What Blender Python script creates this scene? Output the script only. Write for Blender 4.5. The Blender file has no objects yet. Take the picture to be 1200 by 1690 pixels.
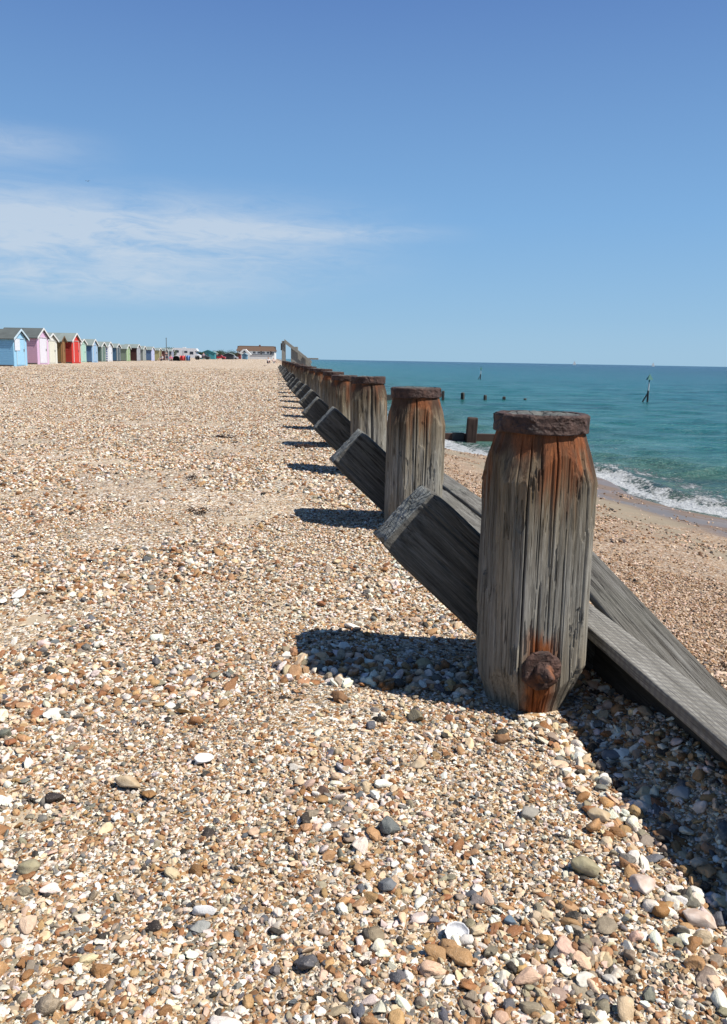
import bpy, math, random
import numpy as np
from mathutils import Vector, Matrix, Euler, noise as mnoise

R = math.radians
random.seed(7)
rng = np.random.default_rng(11)
S = bpy.context.scene
COL = S.collection

# ------------------------------------------------------------------ camera
CAM_Z = 1.1
F = 1300.0                      # focal length in photo pixels (photo 1200 px wide)
PITCH, ROLL = R(8.99), R(1.03)
cam_d = bpy.data.cameras.new('camera')
cam = bpy.data.objects.new('camera', cam_d)
COL.objects.link(cam)
MC = (Matrix.Rotation(R(90) - PITCH, 3, 'X') @ Matrix.Rotation(ROLL, 3, 'Z'))
cam.matrix_world = Matrix.Translation((0, 0, CAM_Z)) @ MC.to_4x4()
cam_d.sensor_fit = 'HORIZONTAL'
cam_d.sensor_width = 36
cam_d.lens = 36 * F / 1200
cam_d.shift_y = -45 / 1200
cam_d.clip_end = 20000
cam_d.clip_start = 0.05
S.camera = cam

def ray(px, py):
    return (MC @ Vector(((px - 600) / F, (800 - py) / F, -1)))
def at_y(px, py, Y):
    d = ray(px, py); return Vector((0, 0, CAM_Z)) + d * (Y / d.y)
def at_z(px, py, z):
    d = ray(px, py); return Vector((0, 0, CAM_Z)) + d * ((z - CAM_Z) / d.z)

# ------------------------------------------------------------------ tags
def tag(o, label=None, cat=None, group=None, kind=None):
    if label: o['label'] = label
    if cat: o['category'] = cat
    if group: o['group'] = group
    if kind: o['kind'] = kind
    return o
def empty(name, loc=(0, 0, 0), rz=0):
    o = bpy.data.objects.new(name, None); COL.objects.link(o)
    o.location = loc; o.rotation_euler = (0, 0, rz); o.empty_display_size = .1
    return o
def link(name, me, parent=None):
    o = bpy.data.objects.new(name, me); COL.objects.link(o)
    if parent is not None: o.parent = parent
    return o
def copy_tree(o, parent=None):
    c = o.copy(); COL.objects.link(c)
    if parent is not None: c.parent = parent
    for ch in list(o.children): copy_tree(ch, c)
    return c

def mesh_np(name, V, Fc, mats, smooth=True, fmat=None):
    """V (n,3) array, Fc list/array of faces (quads as (m,4) or ragged list)"""
    me = bpy.data.meshes.new(name)
    V = np.asarray(V, dtype=np.float32)
    if isinstance(Fc, np.ndarray):
        k = Fc.shape[1]; m = len(Fc)
        me.vertices.add(len(V)); me.vertices.foreach_set('co', V.ravel())
        me.loops.add(m * k); me.loops.foreach_set('vertex_index', Fc.astype(np.int32).ravel())
        me.polygons.add(m); me.polygons.foreach_set('loop_start', np.arange(0, m * k, k, dtype=np.int32))
        me.update(calc_edges=True)
    else:
        me.from_pydata(V.tolist(), [], Fc); me.update()
    n = len(me.polygons)
    me.polygons.foreach_set('use_smooth', np.full(n, smooth))
    for mt in (mats if isinstance(mats, (list, tuple)) else [mats]): me.materials.append(mt)
    if fmat is not None: me.polygons.foreach_set('material_index', np.asarray(fmat, dtype=np.int32))
    me.validate()
    return me

# ------------------------------------------------------------------ numpy value noise
def _h(i, j, k, s):
    n = (i * 374761393 + j * 668265263 + k * 2147483647 + s * 1274126177) & 0xFFFFFFFF
    n = ((n ^ (n >> 13)) * 1274126177) & 0xFFFFFFFF
    n = ((n ^ (n >> 15)) * 2246822519) & 0xFFFFFFFF
    return ((n ^ (n >> 16)) & 0xFFFFFF) / float(0xFFFFFF)
def vn(x, y, z=0.0, s=0):
    x, y, z = np.broadcast_arrays(np.asarray(x, float), np.asarray(y, float), np.asarray(z, float))
    xi, yi, zi = np.floor(x), np.floor(y), np.floor(z)
    fx, fy, fz = x - xi, y - yi, z - zi
    fx, fy, fz = [f * f * (3 - 2 * f) for f in (fx, fy, fz)]
    xi, yi, zi = xi.astype(np.int64), yi.astype(np.int64), zi.astype(np.int64)
    def L(a, b, t): return a + (b - a) * t
    c = lambda a, b, d: _h(xi + a, yi + b, zi + d, s)
    return L(L(L(c(0,0,0), c(1,0,0), fx), L(c(0,1,0), c(1,1,0), fx), fy),
             L(L(c(0,0,1), c(1,0,1), fx), L(c(0,1,1), c(1,1,1), fx), fy), fz)
def fbm(x, y, z=0.0, s=0, o=3):
    t = 0; a = 1; n = 0
    for i in range(o):
        t = t + a * vn(np.asarray(x) * 2**i, np.asarray(y) * 2**i, np.asarray(z) * 2**i, s + i * 17); n += a; a *= .5
    return t / n
def sst(a, b, x):
    t = np.clip((np.asarray(x, float) - a) / (b - a), 0, 1); return t * t * (3 - 2 * t)

# ------------------------------------------------------------------ terrain functions
ROWM = -0.117
def row_x(Y): return 0.559 + ROWM * (np.asarray(Y, float) - 2.5)
SEA_Z = -0.8
_sy = [0, 4, 8, 9.8, 11.1, 13.2, 15.5, 17, 19, 24, 40, 60, 200, 4000]
_so = [7.2, 6.4, 5.6, 5.15, 4.55, 4.35, 3.5, 2.9, 2.5, 2.6, 3.0, 4.0, 6.0, 30]
_w = [at_z(px, py, SEA_Z) for px, py in ((1330, 890), (1200, 856), (1130, 842), (1067, 822), (983, 786), (880, 771), (800, 759), (729, 746))]
_w = [(p.y, p.x - float(row_x(p.y))) for p in _w]
_sy = [0, 5] + [a for a, b in _w] + [_w[-1][0] + 2.5, 26, 40, 60, 200, 4000]
_so = [_w[0][1] + 2.2, _w[0][1] + .9] + [b for a, b in _w] + [_w[-1][1] - .2, 2.0, 2.6, 4.0, 6.0, 30]
print('SHORE', [(round(a, 2), round(b, 2)) for a, b in zip(_sy, _so)])
def shore_off(Y): return np.interp(Y, _sy, _so)
def shore_x(Y): return row_x(Y) + shore_off(Y)
def ground_z(X, Y):
    X = np.asarray(X, float); Y = np.asarray(Y, float)
    u = X - row_x(Y); s = shore_off(Y)
    land = 0.10 * sst(2.6, 4.6, Y) + 0.27 * sst(9, 60, Y) + .3 * sst(120, 400, Y)
    land = land + .03 * sst(-.3, -2.5, u) * (1 - sst(2.6, 4.6, Y))
    land = land + (.10 * sst(.11, .31, u) - .02 * sst(-.1, .05, u)) * sst(2.5, 2.15, Y)
    und = (fbm(X * .9, Y * .9, s=3, o=3) - .5) * .07 + (fbm(X * .22, Y * .22, s=5, o=2) - .5) * .10 * sst(1.0, 5, -u)
    land = land + und * sst(0.2, .9, np.abs(u))
    tt = np.clip((u - .42) / (s - .42), -1, 4)
    sea = -.06 + (SEA_Z + .06) * np.where(tt < 1, tt ** .92 * (tt > 0), 1 + (tt - 1) * 1.0)
    sea = np.where(u > .3, np.where(tt > 0, -.06 + (SEA_Z + .06) * np.where(tt < 1, np.abs(tt) ** .9, tt), -.06), -.06)
    sea = np.maximum(sea, -6) + (fbm(X * .7, Y * .7, s=9, o=2) - .5) * .06 * sst(.5, 1.5, u)
    land_near = land
    w = sst(.30, .42, u)
    return land_near * (1 - w) + sea * w

# ------------------------------------------------------------------ materials
def newmat(name):
    m = bpy.data.materials.new(name); m.use_nodes = True
    nt = m.node_tree; nt.nodes.clear()
    out = nt.nodes.new('ShaderNodeOutputMaterial'); b = nt.nodes.new('ShaderNodeBsdfPrincipled')
    nt.links.new(b.outputs[0], out.inputs[0])
    return m, nt, b
class NT:
    def __init__(s, nt): s.nt = nt
    def n(s, t, **k):
        nd = s.nt.nodes.new(t)
        for a, v in k.items(): setattr(nd, a, v)
        return nd
    def l(s, a, b): s.nt.links.new(a, b)
    def set(s, sock, v):
        if isinstance(v, bpy.types.NodeSocket): s.l(v, sock)
        elif v is not None: sock.default_value = v
    def math(s, op, a, b=None, c=None, clamp=False):
        nd = s.n('ShaderNodeMath', operation=op, use_clamp=clamp)
        s.set(nd.inputs[0], a); s.set(nd.inputs[1], b)
        if c is not None: s.set(nd.inputs[2], c)
        return nd.outputs[0]
    def mix(s, f, a, b, mode='MIX'):
        nd = s.n('ShaderNodeMix', data_type='RGBA', blend_type=mode); nd.clamp_factor = True
        s.set(nd.inputs[0], f)
        for i, v in ((6, a), (7, b)):
            if isinstance(v, (tuple, list)) and len(v) == 3: v = (*v, 1)
            s.set(nd.inputs[i], v)
        return nd.outputs[2]
    def map(s, v, scale=(1, 1, 1), loc=(0, 0, 0), rot=(0, 0, 0)):
        nd = s.n('ShaderNodeMapping'); s.set(nd.inputs[0], v)
        s.set(nd.inputs[1], loc); nd.inputs[2].default_value = rot; nd.inputs[3].default_value = scale
        return nd.outputs[0]
    def noise(s, v, scale=5, detail=4, rough=.55, dist=0, out=0):
        nd = s.n('ShaderNodeTexNoise'); s.set(nd.inputs['Vector'], v)
        nd.inputs['Scale'].default_value = scale; nd.inputs['Detail'].default_value = detail
        nd.inputs['Roughness'].default_value = rough; nd.inputs['Distortion'].default_value = dist
        return nd.outputs[out]
    def vor(s, v, scale=5, feature='F1', out='Distance', rnd=1):
        nd = s.n('ShaderNodeTexVoronoi', feature=feature); s.set(nd.inputs['Vector'], v)
        nd.inputs['Scale'].default_value = scale; nd.inputs['Randomness'].default_value = rnd
        return nd.outputs[out]
    def ramp(s, f, pts, interp='LINEAR'):
        nd = s.n('ShaderNodeValToRGB'); r = nd.color_ramp; r.interpolation = interp
        while len(r.elements) < len(pts): r.elements.new(.5)
        for e, (p, c) in zip(r.elements, pts):
            e.position = p; e.color = (c, c, c, 1) if isinstance(c, (int, float)) else (*c, 1)
        s.set(nd.inputs[0], f); return nd.outputs[0]
    def mr(s, v, a, b, c=0, d=1):
        nd = s.n('ShaderNodeMapRange', interpolation_type='SMOOTHSTEP'); s.set(nd.inputs[0], v)
        for i, q in enumerate((a, b, c, d)): nd.inputs[i + 1].default_value = q
        return nd.outputs[0]
    def bump(s, h, strength=.5, dist=.01, prev=None):
        nd = s.n('ShaderNodeBump'); nd.inputs['Strength'].default_value = strength
        nd.inputs['Distance'].default_value = dist; s.set(nd.inputs['Height'], h)
        if prev is not None: s.l(prev, nd.inputs['Normal'])
        return nd.outputs[0]
    def attr(s, name, typ='GEOMETRY', out='Fac'):
        nd = s.n('ShaderNodeAttribute', attribute_name=name, attribute_type=typ); return nd.outputs[out]

MATS = {}
def plain(name, col, rough=.6, spec=.4, metal=0, var=.12, scale=6, planks=0, bump=0.0):
    if name in MATS: return MATS[name]
    m, nt, b = newmat(name); N = NT(nt)
    co = N.n('ShaderNodeTexCoord').outputs['Object']
    nz = N.noise(co, scale, 5)
    f = N.math('MULTIPLY_ADD', nz, var * 1.5, (1 - var) * .75)
    c = N.mix(1.0, (*col, 1), (1, 1, 1, 1), 'MULTIPLY')
    vm = N.n('ShaderNodeVectorMath', operation='SCALE'); N.set(vm.inputs[0], col); N.l(f, vm.inputs[3])
    colr = vm.outputs[0]
    if planks:
        sx = N.n('ShaderNodeSeparateXYZ'); N.l(co, sx.inputs[0])
        fr = N.math('FRACT', N.math('MULTIPLY', sx.outputs[2], planks))
        ln = N.mr(fr, 0.0, .14, .62, 1)
        vm2 = N.n('ShaderNodeVectorMath', operation='SCALE'); N.l(colr, vm2.inputs[0]); N.l(ln, vm2.inputs[3]); colr = vm2.outputs[0]
        N.l(N.bump(fr, .6, .02), b.inputs['Normal'])
    elif bump:
        N.l(N.bump(nz, bump, .01), b.inputs['Normal'])
    N.l(colr, b.inputs['Base Color'])
    b.inputs['Roughness'].default_value = rough
    b.inputs['Specular IOR Level'].default_value = spec
    b.inputs['Metallic'].default_value = metal
    MATS[name] = m; return m

def wood_mat(name, rust=False, tone=1.0, endgrain=False, saw=False, warm=0.0):
    m, nt, b = newmat(name); N = NT(nt)
    co = N.n('ShaderNodeTexCoord').outputs['Object']
    rnd = N.n('ShaderNodeObjectInfo').outputs['Random']
    cx = N.n('ShaderNodeCombineXYZ'); 
    for i, k in enumerate((13.7, 7.9, 5.3)): N.l(N.math('MULTIPLY', rnd, k), cx.inputs[i])
    va = N.n('ShaderNodeVectorMath', operation='ADD'); N.l(co, va.inputs[0]); N.l(cx.outputs[0], va.inputs[1])
    v = va.outputs[0]
    sep = N.n('ShaderNodeSeparateXYZ'); N.l(co, sep.inputs[0]); z = sep.outputs[2]
    if endgrain:
        g = N.noise(v, 22, 6, .7)
        cr = N.vor(N.map(v, (1, .5, 1)), 26, 'DISTANCE_TO_EDGE')
        crk = N.mr(cr, 0.0, .06, 0, 1)
        ring = N.noise(N.map(v, (5, 60, 5)), 1.5, 4, .6)
        c = N.ramp(g, [(.25, (.055 * tone, .06 * tone, .052 * tone)), (.5, (.17 * tone, .175 * tone, .155 * tone)), (.75, (.36 * tone, .35 * tone, .31 * tone))])
        c = N.mix(N.math('MULTIPLY', N.math('SUBTRACT', 1, crk), .8), c, (.02, .02, .018))
        h = N.math('ADD', N.math('MULTIPLY', g, .5), N.math('ADD', N.math('MULTIPLY', crk, .6), N.math('MULTIPLY', ring, .6)))
        N.l(c, b.inputs['Base Color']); b.inputs['Roughness'].default_value = .92
        N.l(N.bump(h, .9, .012), b.inputs['Normal'])
        return m
    g1 = N.noise(N.map(v, (48, 48, 2.4)), 1.0, 7, .72, .35)          # broad streaks
    g2 = N.noise(N.map(v, (230, 230, 9)), 1.0, 6, .8, .2)         # fine grain
    g3 = N.noise(v, 3.0, 4, .6)                                  # blotches
    cr = N.noise(N.map(v, (26, 26, .9)), 1.0, 4, .6, .25)
    crk = N.math('ABSOLUTE', N.math('SUBTRACT', cr, .5))
    crk = N.mr(crk, .003, .013, 0, 1)                             # thin dark checks
    crm = N.mr(N.noise(N.map(v, (6, 6, 1.5)), 1.0, 2), .38, .55)
    crk = N.math('MAXIMUM', crk, N.math('SUBTRACT', 1, crm))
    t = tone
    a = (.060 * t, .053 * t, .042 * t); bb = (.18 * t, .168 * t, .142 * t); cc = (.37 * t, .355 * t, .315 * t)
    c = N.ramp(N.math('ADD', N.math('MULTIPLY', g1, .5), N.math('MULTIPLY', g2, .5)), [(.38, a), (.5, bb), (.64, cc)])
    c = N.mix(N.mr(N.noise(N.map(v, (7, 7, 1.6), loc=(3, 1, 2)), 1.0, 3), .46, .66, 0, .4), c, N.mix(g1, (.11 * t, .075 * t, .04 * t), (.42 * t, .34 * t, .22 * t))) if warm else c
    c = N.mix(N.mr(g3, .45, .8, 0, .35), c, (.17 * t, .17 * t, .135 * t))
    c = N.mix(N.math('MULTIPLY', N.math('SUBTRACT', 1, crk), .85), c, (.018, .015, .012))
    pt = N.n('ShaderNodeNewGeometry').outputs['Pointiness']  # ridge highlights and crease shade painted into the colour by pointiness
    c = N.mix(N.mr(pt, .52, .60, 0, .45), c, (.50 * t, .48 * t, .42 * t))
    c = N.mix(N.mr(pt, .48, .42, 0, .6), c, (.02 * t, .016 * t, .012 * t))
    kn = N.vor(N.map(v, (4, 4, 1.6)), 1.6, 'F1', 'Distance')
    c = N.mix(N.mr(kn, .05, .11, .8, 0), c, (.03, .024, .018))
    if saw:
        wv = N.math('SINE', N.math('MULTIPLY', N.math('ADD', z, N.math('MULTIPLY', sep.outputs[0], .5)), 260))
        c = N.mix(N.math('MULTIPLY', N.mr(wv, -.5, .8), .45), c, (.11, .105, .10))
    h = N.math('ADD', N.math('MULTIPLY', g1, .5), N.math('ADD', N.math('MULTIPLY', g2, .45), N.math('MULTIPLY', crk, .7)))
    if rust:
        # rust washed down from the iron band and round the bolt
        dr = N.noise(N.map(v, (17, 17, 1.6)), 1.0, 5, .7)
        be = N.math('ADD', z, N.math('MULTIPLY', N.math('SUBTRACT', dr, .5), .5))
        c = N.mix(N.mr(be, .42, .10, 0, .6), c, N.mix(N.math('MULTIPLY', g2, g1), (.12, .10, .07), (.46, .39, .28)))
        zz = N.math('ADD', z, N.math('MULTIPLY', N.math('SUBTRACT', dr, .5), .85))
        rs = N.mr(zz, .60, .87)
        side = N.mr(N.noise(N.map(v, (5, 5, .8)), 1.0, 2), .40, .60, .35, 1)
        rs = N.math('MULTIPLY', rs, side)
        rs = N.math('MAXIMUM', rs, N.mr(N.math('ADD', z, N.math('MULTIPLY', dr, .12)), .84, .91, 0, .96))
        olive = N.mr(zz, .34, .80, 0, .75)
        c = N.mix(olive, c, N.mix(N.mr(g1, .35, .65), (.035, .024, .011), (.19, .135, .062)))
        rc = N.ramp(g2, [(.3, (.055, .016, .006)), (.55, (.20, .058, .016)), (.75, (.36, .13, .04))])
        rc = N.mix(N.mr(N.noise(N.map(v, (7, 7, 1.2), loc=(2, 5, 1)), 1.0, 2), .44, .56), N.mix(g2, (.018, .009, .006), (.085, .038, .020)), rc)
        c = N.mix(N.math('MULTIPLY', rs, .92), c, rc)
        # bolt stain on the side that faces the viewer side (-Y)
        dx = N.math('MULTIPLY', N.math('SUBTRACT', sep.outputs[0], .006), 17)
        dxx = N.math('ABSOLUTE', N.math('ADD', dx, N.math('MULTIPLY', N.math('SUBTRACT', dr, .5), 1.4)))
        m1 = N.mr(dxx, .35, 1.25, 1, 0)
        m2 = N.mr(N.math('ADD', z, N.math('MULTIPLY', N.math('SUBTRACT', dr, .5), .25)), .235, .30, 1, 0)
        m3 = N.mr(sep.outputs[1], -.05, -.1, 0, 1)
        bs = N.math('MULTIPLY', m1, N.math('MULTIPLY', m2, m3))
        rc2 = N.ramp(g1, [(.3, (.06, .016, .006)), (.52, (.24, .065, .012)), (.7, (.42, .14, .03))])
        c = N.mix(N.math('MULTIPLY', bs, .95), c, rc2)
    N.l(c, b.inputs['Base Color'])
    b.inputs['Roughness'].default_value = .85
    b.inputs['Specular IOR Level'].default_value = .25
    N.l(N.bump(h, .75, .006), b.inputs['Normal'])
    return m

def rust_mat(name, bright=1.0, orange=.35):
    m, nt, b = newmat(name); N = NT(nt)
    co = N.n('ShaderNodeTexCoord').outputs['Object']
    g = N.noise(co, 28, 7, .7); g2 = N.noise(co, 9, 4, .6)
    fl = N.vor(N.noise(co, 10, 3, out=1), 9, 'F1')
    c = N.ramp(g, [(.28, (.022 * bright, .012 * bright, .009 * bright)), (.5, (.082 * bright, .036 * bright, .023 * bright)), (.72, (.19 * bright, .10 * bright, .072 * bright))])
    c = N.mix(N.mr(g2, .55, .72, 0, orange), c, (.30, .10, .028))
    h = N.math('ADD', g, N.math('MULTIPLY', N.mr(g2, .45, .55), .7))
    N.l(c, b.inputs['Base Color']); b.inputs['Roughness'].default_value = .8
    N.l(N.bump(h, 1.0, .009), b.inputs['Normal'])
    return m

M_POST = wood_mat('weathered_post_wood', rust=True, tone=1.1, warm=1)
M_BEAM = wood_mat('weathered_shaded_beam_wood', tone=.46)  # tone darkened to stand in for the post shadow on the braces
M_DECK = wood_mat('bleached_board_wood', tone=.72)
M_SAWN = wood_mat('sawn_board_wood', tone=1.0, saw=True)
M_DARKW = wood_mat('wet_dark_wood', tone=.22)
M_END = wood_mat('brace_end_grain', tone=.9, endgrain=True)
M_TOP = wood_mat('post_top_end_grain', tone=.5, endgrain=True)
M_RUST = rust_mat('rusted_iron_band', .48, .45)
M_BOLT = rust_mat('rusted_bolt', .62, .8)

# gravel colour palette
PAL = [((.68, .615, .515), 27), ((.54, .415, .275), 22), ((.37, .225, .105), 17), ((.24, .115, .045), 14),
       ((.26, .215, .150), 12), ((.165, .155, .130), 6), ((.10, .105, .11), 3), ((.04, .034, .026), 4)]

def shingle_mat():
    m, nt, b = newmat('shingle'); N = NT(nt)
    co = N.n('ShaderNodeTexCoord').outputs['Object']
    wob = N.n('ShaderNodeVectorMath', operation='ADD'); N.l(co, wob.inputs[0])
    sc = N.n('ShaderNodeVectorMath', operation='SCALE'); N.l(N.noise(co, 60, 2, out=1), sc.inputs[0]); sc.inputs[3].default_value = .012
    N.l(sc.outputs[0], wob.inputs[1]); v = wob.outputs[0]
    u = N.attr('shore_t')            # 0 at the groyne, 1 at the waterline, <0 landward
    def cells(scale):
        colr = N.vor(v, scale, 'F1', 'Color'); d = N.vor(v, scale, 'F1', 'Distance')
        s = N.n('ShaderNodeSeparateColor'); N.l(colr, s.inputs[0])
        pts = []; acc = 0; tot = sum(w for _, w in PAL)
        for c, w in PAL: pts.append((acc / tot, c)); acc += w
        c = N.ramp(s.outputs[0], pts, 'CONSTANT')
        k = N.math('MULTIPLY_ADD', s.outputs[1], .5, .68)
        vm = N.n('ShaderNodeVectorMath', operation='SCALE'); N.l(c, vm.inputs[0]); N.l(k, vm.inputs[3])
        return vm.outputs[0], d
    c1, d1 = cells(55); c2, d2 = cells(130)
    big = N.mr(N.noise(co, 40, 2), .48, .52)
    c = N.mix(big, c2, c1); d = N.mix(big, d2, d1)
    # dark crevices
    # broad tone drift
    lo = N.noise(co, 1.3, 4, .6)
    c = N.mix(N.mr(lo, .40, .7, 0, .30), c, (.42, .32, .21))
    m1 = N.noise(N.map(co, (.6, 1, 1)), 7, 5, .75); m2 = N.noise(N.map(co, (.25, 1, 1)), .9, 5, .7)
    vmm = N.n('ShaderNodeVectorMath', operation='SCALE'); N.l(c, vmm.inputs[0])
    N.l(N.math('MULTIPLY', N.math('MULTIPLY_ADD', m1, 1.1, .42), N.math('MULTIPLY_ADD', m2, .9, .55)), vmm.inputs[3]); c = vmm.outputs[0]
    # sandy patches on the land side
    sand = N.mr(N.noise(co, 2.1, 4, .6), .60, .66)
    landm = N.mr(u, -.02, .02, 1, 0)
    grit = N.noise(co, 400, 2)
    scol = N.mix(grit, (.31, .245, .16), (.44, .36, .26))
    sf = N.math('MULTIPLY', sand, landm)
    # seaward bands
    nb = N.noise(co, .8, 4, .6)
    tn = N.math('ADD', u, N.math('MULTIPLY', N.math('SUBTRACT', nb, .5), .5))
    sandband = N.mr(tn, .42, .50)
    pn = N.math('ADD', N.noise(co, 1.1, 3, .6), N.math('MULTIPLY', N.noise(co, 9, 2), .25))
    patch = N.mr(pn, .60, .70)                              # shingle patches lying on the sand
    spk = N.mr(N.vor(v, 34, 'F1', 'Distance'), .10, .17, 1, 0)    # scattered stones
    spk = N.math('MULTIPLY', spk, N.mr(N.noise(co, 3, 2), .46, .56))
    seam = N.math('MULTIPLY', N.math('SUBTRACT', 1, landm), sandband)
    seam = N.math('MULTIPLY', seam, N.math('SUBTRACT', 1, N.math('MULTIPLY', patch, .9)))
    seam_s = N.math('MULTIPLY', seam, N.math('SUBTRACT', 1, spk))
    orange = N.mix(.45, c, (.19, .105, .055))
    c = N.mix(N.math('SUBTRACT', 1, landm), c, orange)
    c = N.mix(sf, c, scol)
    c = N.mix(N.math('MULTIPLY', seam, spk), c, (.055, .035, .025))
    c = N.mix(seam_s, c, N.mix(N.noise(co, 5, 3), (.19, .15, .10), (.26, .215, .15)))
    wn = N.math('ADD', u, N.math('MULTIPLY', N.math('SUBTRACT', nb, .5), .22))
    wet = N.math('MULTIPLY', N.mr(wn, .60, .72), N.mr(u, .3, .5))
    wcol = N.mix(N.noise(N.map(co, (1, 2, 1)), 2.3, 4), (.105, .070, .050), (.165, .12, .09))
    c = N.mix(N.math('MULTIPLY', wet, .9), c, wcol)
    N.l(c, b.inputs['Base Color'])
    rough = N.mr(N.math('MULTIPLY', wet, N.mr(N.noise(co, .7, 3), .40, .55, .35, 1)), 0.2, 1, .8, .30)
    N.l(rough, b.inputs['Roughness'])
    b.inputs['Specular IOR Level'].default_value = .25
    hm = N.math('MULTIPLY', N.math('SUBTRACT', 1, N.math('MAXIMUM', sf, seam_s)), 1)
    h = N.math('MULTIPLY', N.math('SUBTRACT', 1, d), hm)
    h = N.math('ADD', h, N.math('MULTIPLY', N.noise(co, 120, 3), .3))
    dry = N.math('SUBTRACT', 1, N.math('MULTIPLY', wet, .93))
    h = N.math('MULTIPLY', h, dry)
    N.l(N.bump(h, .8, .010), b.inputs['Normal'])
    return m
M_SHINGLE = shingle_mat()

def pebble_mat(name='pebbles', inst=True):
    m, nt, b = newmat(name); N = NT(nt)
    co = N.n('ShaderNodeTexCoord').outputs['Object']
    if inst: c = N.attr('pcol', 'INSTANCER', 'Color')
    g = N.noise(co, 2.2, 5, .65); g2 = N.noise(co, 9, 3, .6)
    vm = N.n('ShaderNodeVectorMath', operation='SCALE'); N.l(c, vm.inputs[0])
    N.l(N.math('MULTIPLY_ADD', g, 1.0, .48), vm.inputs[3])
    c2 = N.mix(N.mr(g2, .58, .72, 0, .35), vm.outputs[0], (.50, .44, .35))
    N.l(c2, b.inputs['Base Color']); b.inputs['Roughness'].default_value = .62
    b.inputs['Specular IOR Level'].default_value = .3
    N.l(N.bump(g2, .25, .1), b.inputs['Normal'])
    return m
M_PEB = pebble_mat()

def stone_mat(name, ca, cb, rough=.78, scale=30, streak=False):
    m, nt, b = newmat(name); N = NT(nt)
    co = N.n('ShaderNodeTexCoord').outputs['Object']
    if streak: co = N.map(co, (1, 3, 1))
    g = N.noise(co, scale, 6, .62, .4)
    N.l(N.ramp(g, [(.35, tuple(k * .74 for k in ca)), (.65, tuple(k * .74 for k in cb))]), b.inputs['Base Color'])
    b.inputs['Roughness'].default_value = rough
    N.l(N.bump(N.noise(co, scale * 5, 6, .7), .6, .004), b.inputs['Normal']); b.inputs['Specular IOR Level'].default_value = .25
    return m

def sea_mat():
    m, nt, b = newmat('sea_water'); N = NT(nt)
    co = N.n('ShaderNodeTexCoord').outputs['Object']
    sd = N.attr('shore_d')           # metres seaward of the waterline
    big = N.noise(N.map(co, (1, .35, 1), rot=(0, 0, .1)), .10, 4, .6)
    sdn = N.math('MULTIPLY', sd, N.math('MULTIPLY_ADD', big, .9, .55))
    dep = N.math('POWER', N.math('MULTIPLY', sdn, 1 / 260., clamp=True), .40)
    c = N.ramp(dep, [(.0, (.12, .14, .10)), (.13, (.058, .128, .10)), (.24, (.014, .118, .118)), (.42, (.003, .100, .122)), (.70, (.002, .062, .098)), (1, (.002, .042, .085))])
    patch = N.noise(N.map(co, (.22, .5, 1)), .5, 5, .65)
    c = N.mix(N.mr(patch, .40, .62, 0, .55), c, N.mix(.5, c, (.008, .06, .065)))
    st1 = N.noise(N.map(co, (.30, 1.2, 1)), .9, 6, .72, .3)
    c = N.mix(N.mr(st1, .50, .64, 0, .6), c, N.mix(.65, c, (.10, .22, .23)))
    c = N.mix(N.mr(st1, .48, .36, 0, .7), c, N.mix(.75, c, (.003, .028, .040)))
    # foam of the breaking ripple and scattered froth
    fn = N.noise(N.map(co, (1, .6, 1)), 1.1, 5, .7)
    fine = N.noise(co, 14, 5, .75)
    lace = N.vor(N.noise(co, 3.5, 3, out=1), 14, 'DISTANCE_TO_EDGE')
    e = N.math('ADD', sd, N.math('MULTIPLY', N.math('SUBTRACT', fn, .5), 1.5))
    sy_ = N.n('ShaderNodeSeparateXYZ'); N.l(co, sy_.inputs[0])
    wide = N.mr(sy_.outputs[1], 13, 16, 1, .42)
    es = N.math('MULTIPLY', e, wide)
    band = N.math('MULTIPLY', N.mr(e, -.18, .02), N.mr(es, .05, .85, 1, 0))
    mid = N.noise(N.map(co, (1, .5, 1)), 4.5, 4, .7, .5)
    band2 = N.math('MULTIPLY', N.math('MULTIPLY', N.mr(e, .8, 1.1), N.mr(e, 1.2, 1.8, 1, 0)), .42)
    fo = N.math('ADD', N.math('MAXIMUM', band, band2), N.math('ADD', N.math('MULTIPLY', N.math('SUBTRACT', fine, .5), 2.6), N.math('MULTIPLY', N.math('SUBTRACT', mid, .5), 1.9)))
    fo = N.mr(fo, .34, .80)
    fo = N.math('MULTIPLY', fo, N.mr(es, 1.7, 2.0, 1, 0))
    fo = N.math('MULTIPLY', fo, N.mr(sd, 7, 4, 1, .0) if False else 1.0)
    caps = N.math('MULTIPLY', N.mr(N.noise(N.map(co, (.5, .16, 1)), 1.0, 5, .75), .745, .77), .7)
    fo = N.math('MAXIMUM', fo, N.math('MULTIPLY', caps, N.mr(sd, 8, 25)))
    dk = N.n('ShaderNodeVectorMath', operation='SCALE'); N.l(c, dk.inputs[0]); dk.inputs[3].default_value = .88
    c = N.mix(fo, dk.outputs[0], (.72, .74, .73))
    N.l(c, b.inputs['Base Color'])
    N.l(N.mr(fo, 0, 1, .22, .75), b.inputs['Roughness'])
    b.inputs['IOR'].default_value = 1.33
    b.inputs['Specular IOR Level'].default_value = .2
    w1 = N.noise(N.map(co, (.7, 2.2, 1), rot=(0, 0, .15)), 1.1, 5, .65)
    w2 = N.noise(N.map(co, (1, 1.7, 1), rot=(0, 0, -.2)), 4.5, 4, .6)
    w3 = N.noise(N.map(co, (.5, 1.2, 1)), .28, 3, .5)
    h = N.math('ADD', N.math('MULTIPLY', w1, .6), N.math('ADD', N.math('MULTIPLY', w2, .22), N.math('MULTIPLY', w3, 1.6)))
    h = N.math('ADD', h, N.math('MULTIPLY', fo, N.math('MULTIPLY', fine, .35)))
    N.l(N.bump(h, 1.0, .5), b.inputs['Normal'])
    return m
M_SEA = sea_mat()

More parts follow.
